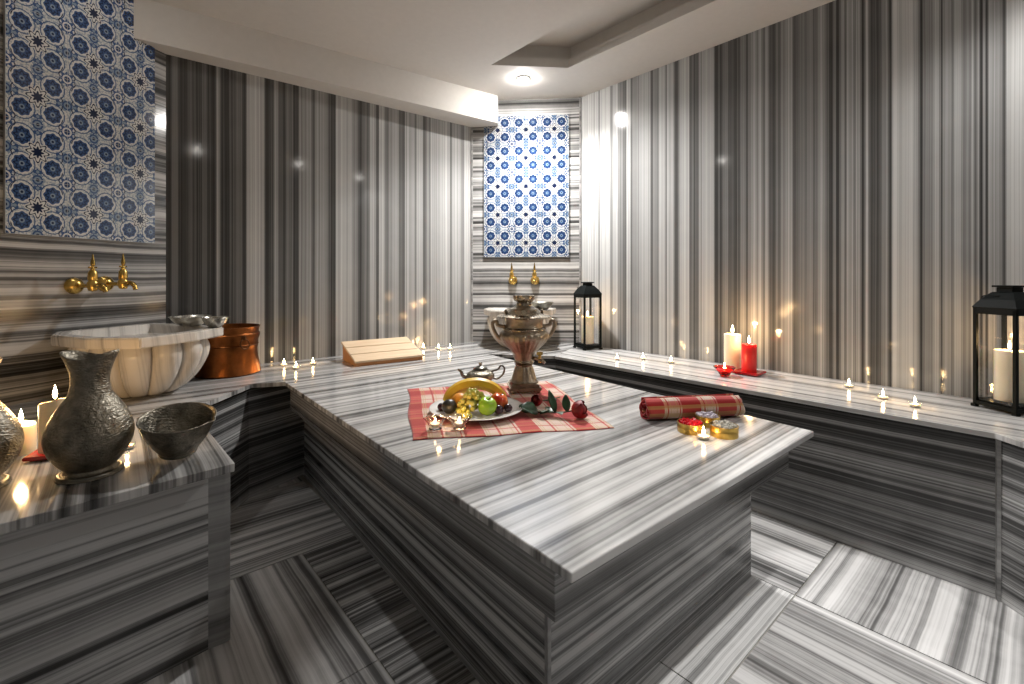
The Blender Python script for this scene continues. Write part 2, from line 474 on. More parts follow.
e = empty('marble_ledge', V(-1.3, 2.1), 'continuous striped marble ledge along the walls carrying basins, lanterns and headrest', 'bench')
bm = prism([(-1.1805, 1.7185), (-1.1845, 2.1215), (-1.051, 2.1615), (-.1525, 2.9565), (.265, 2.88), (.500, 3.422), (-.299, 3.494), (PL[0]+.004, PL[1]-.004), (PLc[0]+.005, PLc[1]), (-1.690, 1.2225)], HB-TH, HB)
obj('top_slab', bm, M_LEDGE_B, e, world=True)
bm = prism([RC, RD, (1.49, .45), (2.035, .61), (2.035, 1.65), (.5025, 3.425)], HB-TH, HB, .003)
obj('top_slab', bm, M_LEDGE_R, e, world=True)
obj('riser', prism([(-1.195, 1.75), (-1.195, 2.12), (-1.064, 2.366), (-.19, 2.985), (.272, 2.895), (.50, 3.425), (-.299, 3.49), (PL[0]+.01, PL[1]-.004), (-1.955, 1.53), (-1.715, 1.28)], 0, HB-TH), M_RISER, e, world=True)
obj('riser', prism([(.272, 2.895), (1.510, 1.452), (1.505, .47), (2.03, .61), (2.03, 1.65), (.502, 3.42)], 0, HB-TH), M_RISER, e, world=True)
obj('joint_strip', prism([(1.503, 1.447), (1.509, 1.44), (1.520, 1.455), (1.512, 1.468)], 0, HB-TH, 0), M_PIL, e, world=True)

e = empty('marble_table', V(-.05, 1.85), 'large raised grey striped marble slab table in the centre with overhanging top', 'table')
obj('table_top', prism([N, R, Gp, D], HB-TH, HB, .003), M_TOP, e, world=True)
obj('apron', prism([off(N, .065, .028), off(R, .065, -.02), (-.150, 2.925), (-1.034, 2.178)], .388, HB-TH, .0015), M_RISER2, e, world=True)
lowb = [(.0758, .958), (.805, 1.572), (-.178, 2.90), (-1.045, 2.350)]
obj('base', prism(lowb, 0, .388, .0015), M_RISER2, e, world=True)
obj('corner_strip', prism([(.0725, .953), (.081, .960), (.075, .970), (.067, .965)], 0, .388, .001), M_PIL, e, world=True)

# ------------------------------------------------------------------ blue and white tile panels
def tile_pattern():
    t = NT('blue_white_tiles')
    uv = t.node('ShaderNodeUVMap', uv_map='UVMap').outputs[0]
    sp = t.node('ShaderNodeSeparateXYZ'); t.l.new(uv, sp.inputs[0]); X, Y = sp.outputs[0], sp.outputs[1]
    fx = t.math('ABSOLUTE', t.math('SUBTRACT', t.math('FRACT', X), .5)); fy = t.math('ABSOLUTE', t.math('SUBTRACT', t.math('FRACT', Y), .5))
    # star centre at fold (0,0); rosette at (.25,.25); small flowers at (.5,0),(0,.5),(.5,.5)
    def polar(cx, cy):
        dx = t.math('SUBTRACT', fx, cx); dy = t.math('SUBTRACT', fy, cy)
        r = t.math('SQRT', t.math('ADD', t.math('MULTIPLY', dx, dx), t.math('MULTIPLY', dy, dy)))
        return r, t.math('ARCTAN2', dy, dx)
    def petal(cx, cy, R, amp, k, ph=0):
        r, a = polar(cx, cy)
        lim = t.math('ADD', R, t.math('MULTIPLY', t.math('COSINE', t.math('ADD', t.math('MULTIPLY', a, k), ph)), amp))
        return t.math('LESS_THAN', r, lim), r, a
    white = (.60, .61, .60); navy = (.008, .016, .05); blue = (.032, .075, .19); pale = (.19, .26, .34)
    n = t.noise3(uv, 40, 3)
    c = t.mix(t.math('MULTIPLY', n, .2), white, pale)
    def over(c, mask, colr): return t.mix(mask, c, colr)
    def ringm(r, r0, w): return t.math('LESS_THAN', t.math('ABSOLUTE', t.math('SUBTRACT', r, r0)), w)
    # diagonal tendrils
    dgl = t.math('LESS_THAN', t.math('ABSOLUTE', t.math('SUBTRACT', t.math('ADD', fx, fy), t.math('ADD', .5, t.math('MULTIPLY', t.math('SINE', t.math('MULTIPLY', fx, 38)), .02)))), .010)
    c = over(c, dgl, blue)
    dgl = t.math('LESS_THAN', t.math('ABSOLUTE', t.math('SUBTRACT', t.math('ABSOLUTE', t.math('SUBTRACT', fx, fy)), .0)), .008)
    c = over(c, dgl, navy)
    # leafy filler
    leafy = t.math('GREATER_THAN', t.noise3(uv, 26, 2), .52)
    c = over(c, t.math('MULTIPLY', leafy, .75), pale)
    c = over(c, ringm(polar(.25, .25)[0], .205, .009), blue)
    c = over(c, t.math('LESS_THAN', t.math('ABSOLUTE', t.math('SUBTRACT', fx, t.math('ADD', .385, t.math('MULTIPLY', t.math('SINE', t.math('MULTIPLY', fy, 25)), .03)))), .010), navy)
    for cx, cy in ((.5, 0), (0, .5)):
        for q in (.145,):
            m, r2, a2 = petal(cx+(-q if cx else 0), cy+(-q if cy else 0), .062, .02, 3); c = over(c, m, blue)
            c = over(c, t.math('LESS_THAN', r2, .028), pale)
        m, r, a = petal(cx, cy, .105, .02, 6); c = over(c, m, pale)
        c = over(c, ringm(r, .075, .014), blue); c = over(c, t.math('LESS_THAN', r, .03), navy)
    m, r, a = petal(.5, .5, .125, .022, 8); c = over(c, m, blue); c = over(c, ringm(r, .07, .014), white); c = over(c, t.math('LESS_THAN', r, .035), navy)
    m, r, a = petal(.25, .25, .175, .008, 8); c = over(c, m, white)
    m, r, a = petal(.25, .25, .152, .010, 8, .4); c = over(c, m, blue)
    m2, r2, a2 = petal(.25, .25, .095, .016, 8, .4); c = over(c, t.math('LESS_THAN', t.math('ABSOLUTE', t.math('SUBTRACT', r2, t.math('ADD', .10, t.math('MULTIPLY', t.math('COSINE', t.math('MULTIPLY', a2, 8)), .022)))), .016), navy)
    c = over(c, t.math('LESS_THAN', r2, .045), pale); c = over(c, t.math('LESS_THAN', r2, .022), navy)
    m, r, a = petal(0, 0, .185, .03, 8); c = over(c, m, white)
    c = over(c, ringm(t.math('ADD', r, t.math('MULTIPLY', t.math('COSINE', t.math('MULTIPLY', a, 8)), -.035)), .150, .014), navy)
    m, r, a = petal(0, 0, .085, .022, 8); c = over(c, m, navy)
    # tile joints: square tiles half a repeat wide
    for q in (X, Y):
        jt = t.math('LESS_THAN', t.math('ABSOLUTE', t.math('SUBTRACT', t.math('FRACT', q), .003)), .005)
        c = over(c, jt, (.42, .44, .46))
    t.set(color=c, rough=.06, coat=.5, crough=.03)
    return t.m
M_TILES = tile_pattern()
def panel(name, a, b, z0, z1, per, label, off_n=.012, pv=1.0):
    Aw = Vector((a[0], a[1], 0)); Bw = Vector((b[0], b[1], 0)); d = (Bw-Aw).normalized(); n = Vector((d.y, -d.x, 0))
    bm = bmesh.new(); uvl = bm.loops.layers.uv.new('UVMap')
    Ai = Aw+n*off_n; Bi = Bw+n*off_n
    W = (Bw-Aw).length
    v = [bm.verts.new((p.x*H, p.y*H, z*H)) for p, z in ((Ai, z0), (Bi, z0), (Bi, z1), (Ai, z1))]
    w = [bm.verts.new((p.x*H, p.y*H, z*H)) for p, z in ((Aw+n*.0005, z0), (Bw+n*.0005, z0), (Bw+n*.0005, z1), (Aw+n*.0005, z1))]
    f = bm.faces.new(v)
    uv = [(0, 0), (W/per, 0), (W/per, (z1-z0)/per/pv), (0, (z1-z0)/per/pv)]
    for vert, q in zip(v, uv):
        for lp in f.loops:
            if lp.vert is vert: lp[uvl].uv = q
    for i in range(4):
        g = bm.faces.new((v[i], w[i], w[(i+1) % 4], v[(i+1) % 4]))
        for lp in g.loops: lp[uvl].uv = (.0, .25)
    bm.faces.new(w)
    o = obj(name, bm, M_TILES)
    return tag(o, label, 'tile panel')
panel('tile_panel', onleft(3), onleft(153), 1.168, 1.168+.2108*5.45, .2108*.93, 'blue and white floral tile panel above the taps on the left wall', .012, 1.115)
def onback(px):
    r = (px-512)/F; dx, dz = PB2[0]-PB1[0], PB2[1]-PB1[1]; t = (r*PB1[1]-PB1[0])/(dx-r*dz); return (PB1[0]+dx*t, PB1[1]+dz*t)
panel('tile_panel', onback(484), onback(569), 1.155, 1.155+.209*5, .2095, 'blue and white floral tile panel in the far niche behind the samovar')

# ------------------------------------------------------------------ marble basins
def basin(name, loc, label, rz=0.0, bs=.8, hx=None, cc=(.26, 0), bb=(.93, 1.10)):
    """half-octagon washing basin; local +x points into the room, origin on the bench against the wall"""
    e = empty(name, loc, label, 'basin', None, rz)
    hx = hx or [(0, -.34), (.20, -.36), (.44, -.26), (.555, -.05), (.545, .12), (.40, .29), (0, .34)]
    inner = [(max(.06, cc[0]+(x-cc[0])*.80), cc[1]+(y-cc[1])*.80) for x, y in hx]
    hx = [(x*H*bs, y*H*bs) for x, y in hx]
    inner = [(x*H*bs, y*H*bs) for x, y in inner]
    z0, z1 = .222*H, .262*H
    bm = bmesh.new()
    o1 = [bm.verts.new((x, y, z1)) for x, y in hx]; o0 = [bm.verts.new((x, y, z0)) for x, y in hx]
    i1 = [bm.verts.new((x, y, z1)) for x, y in inner]
    cx, cy = cc[0]*H*bs, cc[1]*H*bs
    i0 = [bm.verts.new((cx+(x-cx)*.75, cy+(y-cy)*.75, z1-.09)) for x, y in inner]
    u0 = [bm.verts.new((cx+(x-cx)*.8, cy+(y-cy)*.8, z0)) for x, y in hx]
    n = len(hx)
    for i in range(n):
        j = (i+1) % n
        bm.faces.new((o0[i], o0[j], o1[j], o1[i])); bm.faces.new((o1[i], o1[j], i1[j], i1[i]))
        bm.faces.new((i1[i], i1[j], i0[j], i0[i])); bm.faces.new((u0[i], u0[j], o0[j], o0[i]))
    bm.faces.new(i0); bm.faces.new(u0)
    bmesh.ops.recalc_face_normals(bm, faces=bm.faces[:])
    eds = [ed for ed in bm.edges if ed.calc_length() > 0 and (ed.verts[0] in o1+i1+o0 and ed.verts[1] in o1+i1+o0)]
    bmesh.ops.bevel(bm, geom=eds, offset=.005, segments=3, affect='EDGES')
    obj('rim', bm, M_BASIN, e)
    # lobed body
    def md(t, z, r):
        k = max(0., min(1., z/(.222*H)))
        lob = abs(math.sin(t*6.0))
        return r*(.86+.18*math.sqrt(lob))
    prof = spl([(.10*H, .0), (.155*H, .012*H), (.215*H, .06*H), (.255*H, .12*H), (.272*H, .175*H), (.262*H, .21*H), (.255*H, .226*H)], 5)
    bm = lathe(prof, 168, None, md, Matrix.Translation((cc[0]*H*bs+.012, cy, 0)) @ Matrix.Diagonal((bb[0]*bs, bb[1]*bs, 1, 1)), cap1=True)
    obj('bowl', bm, M_BASIN, e, auto=50)
    return e
aL = math.atan2(-dl.x, dl.y)
wn = Vector((dl.y, -dl.x, 0))
pb = onleft(126)
e = basin('washing_basin', V(pb[0]+wn.x*.004, pb[1]+wn.y*.004, HB), 'lobed marble washing basin under the brass taps on the left', math.atan2(wn.y, wn.x), .8,
          [(0, -.34), (.15, -.45), (.46, -.50), (.68, -.42), (.69, -.15), (.62, .08), (.38, .14), (0, .15)], (.34, -.17), (1.10, 1.02))
e2 = basin('washing_basin', V(.075, 3.452, HB), 'lobed marble washing basin in the far niche behind the samovar', -PI/2-.087, .74)

# ------------------------------------------------------------------ metal dishes on the basins
def dish(loc, r, label, grp=None, mat=None, h=.045, name='metal_dish'):
    pr = [(.45*r, 0), (.5*r, .001), (.8*r, h*.45), (.97*r, h*.95), (1.03*r, h), (1.0*r, h*1.05), (.94*r, h*.93), (.76*r, h*.5), (.45*r, .006), (0, .005)]
    o = obj(name, lathe(spl(pr, 3), 40), mat or M_SILVER, None, smooth=True); o.location = loc
    return tag(o, label, 'dish', grp)
zr = HB+.262+.003
dish(V(-1.465, 2.13, zr), .082*H, 'left of two shallow silver dishes on the left basin rim')
dish(V(-1.318, 2.075, zr), .053*H, 'small shallow silver dish on the basin rim nearest the copper bucket')
dish(V(.19, 3.16, zr), .09*H, 'shallow dark metal bowl on the far basin rim behind the samovar', None, M_PEWTER_P, .055, 'metal_bowl')

# ------------------------------------------------------------------ taps
def tap(loc, nx, label, grp, sc=1.2):
    """nx: unit vector out of the wall"""
    ang = math.atan2(nx.y, nx.x)
    e = empty('brass_tap', loc, label, 'tap', grp, ang)
    X90 = Matrix.Rotation(PI/2, 4, 'Y')
    fl_ = lathe([(.030, 0), (.032, .004), (.030, .014), (.022, .024), (.010, .030), (0, .030)], 28, None, None, X90)
    obj('wall_flange', fl_, M_BRASS, e, auto=50)
    b = tube([(.012, 0, 0), (.10, 0, 0)], .0075, 14)
    lathe([(.0, -.022), (.013, -.018), (.017, -.004), (.017, .012), (.012, .02), (.015, .024), (.0145, .05), (.0085, .06), (0, .06)], 24, b, None, Matrix.Translation((.105, 0, 0)))
    obj('valve_body', b, M_BRASS, e, auto=50)
    s = tube(smooth_path([(.115, 0, -.002), (.145, 0, .004), (.165, 0, -.006), (.172, 0, -.022)], 5), [.009]*11+[.008]*5, 12)
    obj('spout', s, M_BRASS, e, auto=60)
    h = lathe(spl([(.005, .055), (.0075, .064), (.004, .072), (.0075, .082), (.0065, .095), (.0035, .108), (.002, .12), (0, .122)], 4), 20, None, None, Matrix.Translation((.105, 0, 0)))
    tube([(.105, -.014, .07), (.105, .014, .07)], .0035, 8, h)
    obj('handle', h, M_BRASS, e, smooth=True)
    e.scale = (sc, sc, sc)
    return e
p = onleft(73)
tap(V(p[0], p[1], .967), wn, 'left brass tap on the wall above the left basin', None)
p = onleft(104)
tap(V(p[0], p[1], .974), wn, 'right brass tap on the wall above the left basin', None)
nb = Vector((-.087*1, -1, 0)).normalized()
for px, lb in ((513, 'left brass tap of the pair under the far tile panel'), (535, 'right brass tap of the pair under the far tile panel')):
    p = onback(px); tap(V(p[0], p[1], .983), nb, lb, None, 1.15)

# ------------------------------------------------------------------ copper bucket
pt = (-1.437, 2.362)
e = empty('copper_bucket', V(*pt, HB), 'reddish copper bucket with dark rings beside the left basin', 'bucket')
r = .146*H
hb_ = .238*H
prof = [(0, .004), (r*.97, 0), (r*1.02, .008), (r*.99, hb_*.10), (r*.93, hb_*.33), (r*.905, hb_*.52), (r*.93, hb_*.60), (r*.955, hb_*.615), (r*.93, hb_*.63), (r*.93, hb_*.70), (r*.985, hb_*.80), (r*.985, hb_*.84), (r*.94, hb_*.87),
        (r*.97, hb_*.97), (r*1.0, hb_), (r*.97, hb_*1.0), (r*.92, hb_*.9), (r*.86, hb_*.5), (r*.9, .02), (0, .012)]
obj('bucket_body', lathe(prof, 64), M_COPPER, e, auto=30)
for s_ in (1, -1):
    ang = -.55 if s_ == 1 else PI-.55
    c = Vector((math.cos(ang), math.sin(ang), 0))
    bm = bmesh.new(); t = Vector((-c.y, c.x, 0))
    P0 = c*(r*1.03)+Vector((0, 0, hb_*.66))
    ring = [P0+t*math.cos(2*PI*k/20)*.024+Vector((0, 0, 1))*math.sin(2*PI*k/20)*.026+c*.006*(1-math.sin(2*PI*k/20)) for k in range(21)]
    tube(ring, .0032, 8, bm, caps=False)
    box(bm, c*(r*1.0)+Vector((0, 0, hb_*.78)), (.02, .02, .02), None, .003)
    obj('ring_handle', bm, M_COPPER_D, e, smooth=False)

# ------------------------------------------------------------------ pitchers
def pitcher(loc, label, rz=0, s=1.0, handle=True):
    e = empty('metal_pitcher', loc, label, 'pitcher', None, rz)
    k = .30*H/.33*s
    pr = [(0, .004), (.066, 0), (.068, .006), (.057, .014), (.054, .022), (.066, .035), (.083, .062), (.093, .095), (.092, .125), (.081, .158), (.064, .190), (.048, .215), (.042, .240), (.041, .262), (.047, .292), (.057, .324)]
    pr = [(a*k, b*k) for a, b in spl(pr, 4)]
    def md(t, z, r_):
        f = max(0., (z-.26*k)/(.058*k)); f = min(1, f)
        return r_*(1+f*f*.13*math.cos(t*2))
    outer = pr
    inner = [(max(a-.003, 0), b+.001) for a, b in reversed(pr) if b > .19*k]
    bm = lathe(outer+inner+[(0, .19*k)], 72, None, md)
    for v in bm.verts:   # the lip rises at its three points
        zz = v.co.z; f = min(1, max(0, (zz-.28*k)/(.04*k)))
        t = math.atan2(v.co.y, v.co.x)
        v.co.z += f*.009*k*math.cos(2*t)
    obj('pitcher_body', bm, M_PEWTER, e, smooth=True)
    ring = lathe([(.067*k, .0), (.0695*k, .003), (.0695*k, .009), (.065*k, .012), (.056*k, .012), (.06*k, 0)], 48)
    obj('foot_ring', ring, M_PEWTER_P, e, smooth=True)
    if handle:
        hp = smooth_path([(-.058*k, 0, .305*k), (-.088*k, 0, .300*k), (-.105*k, 0, .262*k), (-.103*k, 0, .21*k), (-.092*k, 0, .165*k)], 6)
        obj('handle', tube(hp, [.006]*4+[.005]*(len(hp)-4), 10), M_PEWTER_P, e, smooth=True)
    return e
pitcher(V(-1.038, 1.150, HB), 'tall engraved dark metal pitcher between the candles and the bowl', .18, 1, False)
pitcher(V(-1.235, 1.065, HB), 'engraved metal pitcher cut off by the left edge of the photo', 2.9, 1.0, False)

# dark hammered bowl on the cabinet
e = empty('metal_bowl', V(-.897, 1.255, HB+.006), 'dark hammered metal bowl with a spout lip on the left marble block', 'bowl', None, 0)
rb = .083*H
pr = [(0, .003), (rb*.45, 0), (rb*.50, .006), (rb*.62, .022), (rb*.84, .055), (rb*.95, .084), (rb*1.02, .104), (rb*1.05, .110), (rb*1.0, .110), (rb*.92, .090), (rb*.80, .058), (rb*.58, .028), (rb*.3, .017), (rb*.12, .020), (0, .020)]
def mdb(t, z, r_):
    f = max(0, (z-.06)/.06)
    return r_*(1+min(f, 1)*.11*math.exp(-((math.atan2(math.sin(t+.55), math.cos(t+.55)))/.13)**2))
bm = lathe(spl(pr, 4), 96, None, mdb)
obj('bowl_body', bm, M_PEWTER, e, smooth=True)
obj('foot_ring', lathe([(rb*.50, 0), (rb*.53, .002), (rb*.53, .010), (rb*.48, .012), (rb*.45, .0)], 40), M_PEWTER_P, e, smooth=True)
e.rotation_euler = (math.radians(12), 0, .61); e.location.z += rb*.5*math.sin(math.radians(12))

# ------------------------------------------------------------------ candles, tealights
LIGHTS = []
def flame_bm(s=1.0, z=0):
    return lathe([(0, z-.002*s), (.0028*s, z+.002*s), (.0046*s, z+.009*s), (.0040*s, z+.016*s), (.0018*s, z+.025*s), (0, z+.032*s)], 12)
def point(loc, w, r=.012, c=(1, .60, .26)):
    l = bpy.data.lights.new('candle_light', 'POINT'); l.energy = w; l.color = c; l.shadow_soft_size = r
    o = bpy.data.objects.new('candle_light', l); o.location = loc; col.objects.link(o); return o
def candle(name, loc, r, h, mat, label, w=1.0, fs=1.0, slope=0.0, group=None, light=True):
    e = empty(name, loc, label, 'candle', group)
    pr = [(0, 0), (r*.97, 0), (r, .003), (r, h-.004), (r*.97, h), (r*.80, h-.001), (r*.7, h-.006), (0, h-.008)]
    bm = lathe(pr, 36)
    for v in bm.verts:
        if v.co.z > h*.5: v.co.z += slope*v.co.x+.0012*math.sin(v.co.x*300)
    obj('wax_body', bm, mat, e, auto=50)
    obj('wick', tube([(0, 0, h-.009), (.0005, 0, h), (.0015, 0, h+.006)], .0009, 6), M_WICK, e)
    o = obj('flame', flame_bm(fs, h+.006), M_FLAME, e, smooth=True)
    if light: point(Vector(loc)+Vector((0, 0, h+.02*fs+.012)), w)
    return e
def tealight(loc, label, group='tealights in clear glass cups', holder=True):
    e = empty('tealight', loc, label, 'tealight', group)
    R_ = .0215
    cup = lathe([(0, 0), (R_*.8, 0), (R_*.9, .002), (R_*1.05, .018), (R_*1.08, .022), (R_*1.0, .022), (R_*.84, .004), (0, .0035)], 24)
    obj('glass_cup', cup, M_PANE, e, smooth=True)
    obj('wax_disc', lathe([(0, .005), (R_*.8, .005), (R_*.82, .012), (0, .011)], 20), M_WAX, e, smooth=False)
    obj('flame', flame_bm(1.0, .013), M_FLAME, e, smooth=True)
    return e
first = None
TL = [(284, 366, 'tealight on the ledge, left of the three beside the copper bucket'), (296, 369, 'tealight on the ledge, middle of the three beside the copper bucket'),
      (313, 364.5, 'tealight on the ledge, right of the three beside the copper bucket'),
      (423.5, 349, 'tealight just behind the wooden headrest corner, left of three'), (438.5, 349.5, 'middle tealight of three between headrest and samovar'), (450, 350, 'right tealight of three between headrest and samovar'),
      (617, 360, 'tealight on the right ledge nearest the far lantern'), (643, 359.5, 'second tealight from the far lantern on the right ledge'), (671, 363, 'third tealight from the far lantern, left of the red bowl candle'),
      (849, 387.5, 'leftmost of three tealights between red candles and near lantern'), (883, 399, 'middle of three tealights between red candles and near lantern'), (915, 407, 'tealight nearest the big lantern on the right ledge'),
      (703.5, 439, 'tealight beside the three round tins on the table'), (127, 449, 'tealight behind the pitcher and the dark bowl')]
for i, (px, py, lb) in enumerate(TL):
    x, z = at(px, py)
    if first is None:
        first = o = tealight(V(x, z, HB), lb)
    else:
        o = copy_tree(first); o.location = V(x, z, HB); o['label'] = lb
    point(V(x, z, HB)+Vector((0, 0, .045)), .10, .006)

# pillar candles on the left block
cx, cz = at(55, 455)
dishbm = lambda w, h: None
def square_dish(loc, w, label, rz=.2):
    bm = bmesh.new()
    for (s_, h0, h1) in ((.8, 0, .006), (1.0, .006, .016)):
        box(bm, (0, 0, (h0+h1)/2), (w*s_, w*s_, h1-h0), None, .002)
    o = obj('candle_dish', bm, M_REDDISH, None, auto=40); o.location = loc; o.rotation_euler = (0, 0, rz)
    return tag(o, label, 'candle dish')
square_dish(V(cx, cz, HB), .105, 'red candle dish under the tall candle beside the left pitcher', .4)
candle('pillar_candle', V(cx, cz, HB)+Vector((0, 0, .016)), .036, .148, M_WAX, 'tall cream pillar candle behind the big engraved pitcher', 2.6, 1.25, .25)
cx, cz = at(21, 453)
candle('pillar_candle', V(cx, cz, HB), .034, .088, M_WAX, 'short cream pillar candle between the two pitchers', 2.4, 1.25, -.15)

# candles on the right ledge
cx, cz = at(732.5, 369.5)
candle('pillar_candle', V(cx, cz, HB), .0455, .205, M_WAX, 'tall white pillar candle on the right ledge', 2.2, 1.5)
cx, cz = at(749, 374)
square_dish(V(cx, cz-.0, HB), .135, 'square red dish under the red candle on the right ledge', .75)
candle('pillar_candle', V(cx, cz, HB)+Vector((0, 0, .016)), .038, .148, M_REDWAX, 'red pillar candle on a red dish, right of the white one', 1.6, 1.3)
cx, cz = at(724.5, 376)
e = empty('bowl_candle', V(cx, cz, HB), 'small red glass bowl candle in front of the white pillar candle', 'candle')
obj('glass_bowl', lathe(spl([(0, .0), (.022, .001), (.024, .006), (.036, .022), (.054, .046), (.056, .05), (.052, .049), (.034, .026), (.018, .010), (0, .009)], 3), 32), M_REDGLASS, e, smooth=True)
obj('wax_fill', lathe([(0, .012), (.018, .012), (.040, .034), (0, .034)], 24), M_REDWAX, e)
obj('flame', flame_bm(1.2, .036), M_FLAME, e, smooth=True)
point(V(cx, cz, HB)+Vector((0, 0, .075)), .5)

# crystal votives on the cloth
def votive(loc, label, s=1.0, rz=0):
    e = empty('crystal_votive', loc, label, 'candle holder', 'crystal votives on the checked cloth', rz)
    def md(t, z, r_): return r_*(1+.09*math.cos(8*t)*(z/.05))
    pr = [(0, 0), (.024, 0), (.027, .004), (.024, .010), (.036, .034), (.047, .050), (.044, .050), (.032, .034), (.021, .014), (0, .013)]
    obj('glass_cup', lathe(pr, 48, None, md), M_GLASS, e, auto=30)
    obj('wax_disc', lathe([(0, .015), (.018, .015), (.020, .027), (0, .026)], 20), M_WAX, e)
    obj('flame', flame_bm(.8, .028), M_FLAME, e, smooth=True)
    e.scale = (s, s, s)
    return e
HC = HB+.0052
x, z = at(439, 430); v1 = votive(V(x-.010, z-.012, HC), 'left crystal votive on the checked cloth in front of the fruit plate', .82, .1)
point(V(x, z, HC)+Vector((0, 0, .06)), .2, .006)
x, z = at(458.5, 428); v2 = copy_tree(v1); v2.location = V(x+.006, z-.024, HC); v2.rotation_euler.z = .5; v2['label'] = 'right crystal votive on the checked cloth, under the grapes'
point(V(x, z, HC)+Vector((0, 0, .06)), .2, .006)

# ------------------------------------------------------------------ lanterns
def lantern(loc, rz, label, s=1.0, ch=.17):
    e = empty('candle_lantern', loc, label, 'lantern', None, rz)
    w = .075; h = .37*H
    bm = bmesh.new()
    for sx in (-1, 1):
        for sy in (-1, 1):
            box(bm, (sx*(w-.006), sy*(w-.006), h/2), (.013, .013, h), None, .001)
            box(bm, (sx*(w-.004), sy*(w-.004), .006), (.02, .02, .012), None, .002)
    obj('frame_posts', bm, M_BLACK, e)
    bm = bmesh.new(); box(bm, (0, 0, .018), (2*w, 2*w, .016), None, .001); box(bm, (0, 0, .033), (2*w-.02, 2*w-.02, .012), None, .001)
    obj('base_plate', bm, M_BLACK, e)
    bm = bmesh.new()
    for sx, sy in ((1, 0), (-1, 0), (0, 1), (0, -1)):
        box(bm, (sx*(w-.006), sy*(w-.006), h-.012), (.013 if sx else 2*w, .013 if sy else 2*w, .024), None, .001)
    obj('top_rail', bm, M_BLACK, e)
    # roof: flared pyramid and chimney
    bm = bmesh.new(); rings = []
    for (a, zz) in ((w*1.0, h-.002), (w*1.03, h+.004), (w*.80, h+.035), (w*.52, h+.062), (w*.46, h+.066)):
        rings.append([bm.verts.new((a*sx, a*sy, zz)) for sx, sy in ((1, 1), (-1, 1), (-1, -1), (1, -1))])
    for a, b in zip(rings[:-1], rings[1:]):
        for k in range(4): bm.faces.new((a[k], a[(k+1) % 4], b[(k+1) % 4], b[k]))
    bm.faces.new(rings[-1]); bm.faces.new(rings[0][::-1])
    rf = obj('roof', bm, M_BLACK, e)
    bm = bmesh.new(); box(bm, (0, 0, h+.075), (w*.72, w*.72, .02), None, .001); box(bm, (0, 0, h+.089), (w*.98, w*.98, .007), None, .001)
    obj('chimney_cap', bm, M_BLACK, rf)
    hp = [Vector((math.cos(a)*w*.62, 0, h+.055+math.sin(a)*.05)) for a in [PI*k/16 for k in range(17)]]
    hnd = obj('carry_ring', tube(smooth_path([(-w*.66, 0, h+.05), (-w*.80, w*.5, h+.052), (-w*.5, w*.95, h+.04), (w*.5, w*.95, h+.04), (w*.80, w*.5, h+.052), (w*.66, 0, h+.05)], 5), .0022, 6), M_BLACK, e)
    for k in range(4):
        M = Matrix.Rotation(k*PI/2, 4, 'Z')
        bm = bmesh.new(); box(bm, (0, w-.006, h/2+.006), (2*w-.02, .002, h-.052), M)
        obj('glass_pane', bm, M_PANE, e)
    e.scale = (s, s, s)
    e2 = candle('pillar_candle', Vector(loc)+Vector((0, 0, .039*s)), .047*s, ch*s, M_WAX, label.replace('lantern', 'lantern candle') if False else None, 1.1, 1.1)
    return e, e2
a, b = lantern(V(.516, 3.19, HB), .40, 'black glass lantern in the far corner beside the niche', 1.0, .20)
tag(b, 'cream pillar candle burning inside the far lantern', 'candle')
a, b = lantern(V(1.812, 1.700, HB), .13, 'large black glass lantern at the right edge of the photo', 1.0, .20)
tag(b, 'cream pillar candle burning inside the lantern at the right edge', 'candle')

# ------------------------------------------------------------------ wooden headrest
hx0, hz0 = at(357, 367); hx1, hz1 = at(423, 359.8)
ex = Vector((hx1-hx0, hz1-hz0, 0)); Wd = ex.length*H; rz = math.atan2(ex.y, ex.x)
e = empty('wooden_headrest', V(hx0, hz0, HB), 'slanted pale wooden slatted headrest on the ledge behind the table', 'headrest', None, rz)
dp = .275*H; hh = .098*H; fh = .020
for k in range(3):
    y0 = dp*(k/3)+.002; y1 = dp*((k+1)/3)-.003
    f = lambda y: fh+(hh-fh)*y/dp
    bm = bmesh.new(); n_ = Vector((0, -(hh-fh), dp)).normalized()
    vs = []
    for xx in (-.012, Wd+.012):
        for (y, dz) in ((y0, 0), (y1, 0), (y1, .013), (y0, .013)):
            p = Vector((xx, y, f(y)))+n_*dz; vs.append(bm.verts.new(p))
    for q in ((0, 1, 2, 3), (7, 6, 5, 4), (0, 4, 5, 1), (1, 5, 6, 2), (2, 6, 7, 3), (3, 7, 4, 0)): bm.faces.new([vs[i] for i in q])
    bmesh.ops.bevel(bm, geom=bm.edges[:], offset=.002, segments=2, affect='EDGES')
    obj('slat', bm, M_WOOD, e, auto=40)
for xx in (0, Wd-.02):
    bm = bmesh.new()
    pr = [(0.004, 0), (dp-.004, 0), (dp-.004, hh-.004), (0.004, fh-.001)]
    a_ = [bm.verts.new((xx, y, z)) for y, z in pr]; b_ = [bm.verts.new((xx+.02, y, z)) for y, z in pr]
    bm.faces.new(a_[::-1]); bm.faces.new(b_)
    for i in range(4): bm.faces.new((a_[i], a_[(i+1) % 4], b_[(i+1) % 4], b_[i]))
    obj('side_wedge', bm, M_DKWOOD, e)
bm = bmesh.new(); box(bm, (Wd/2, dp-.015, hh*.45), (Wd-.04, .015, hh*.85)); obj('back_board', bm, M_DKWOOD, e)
bm = bmesh.new(); box(bm, (Wd/2, .016, fh*.5), (Wd-.04, .015, fh*.9)); obj('front_board', bm, M_DKWOOD, e)

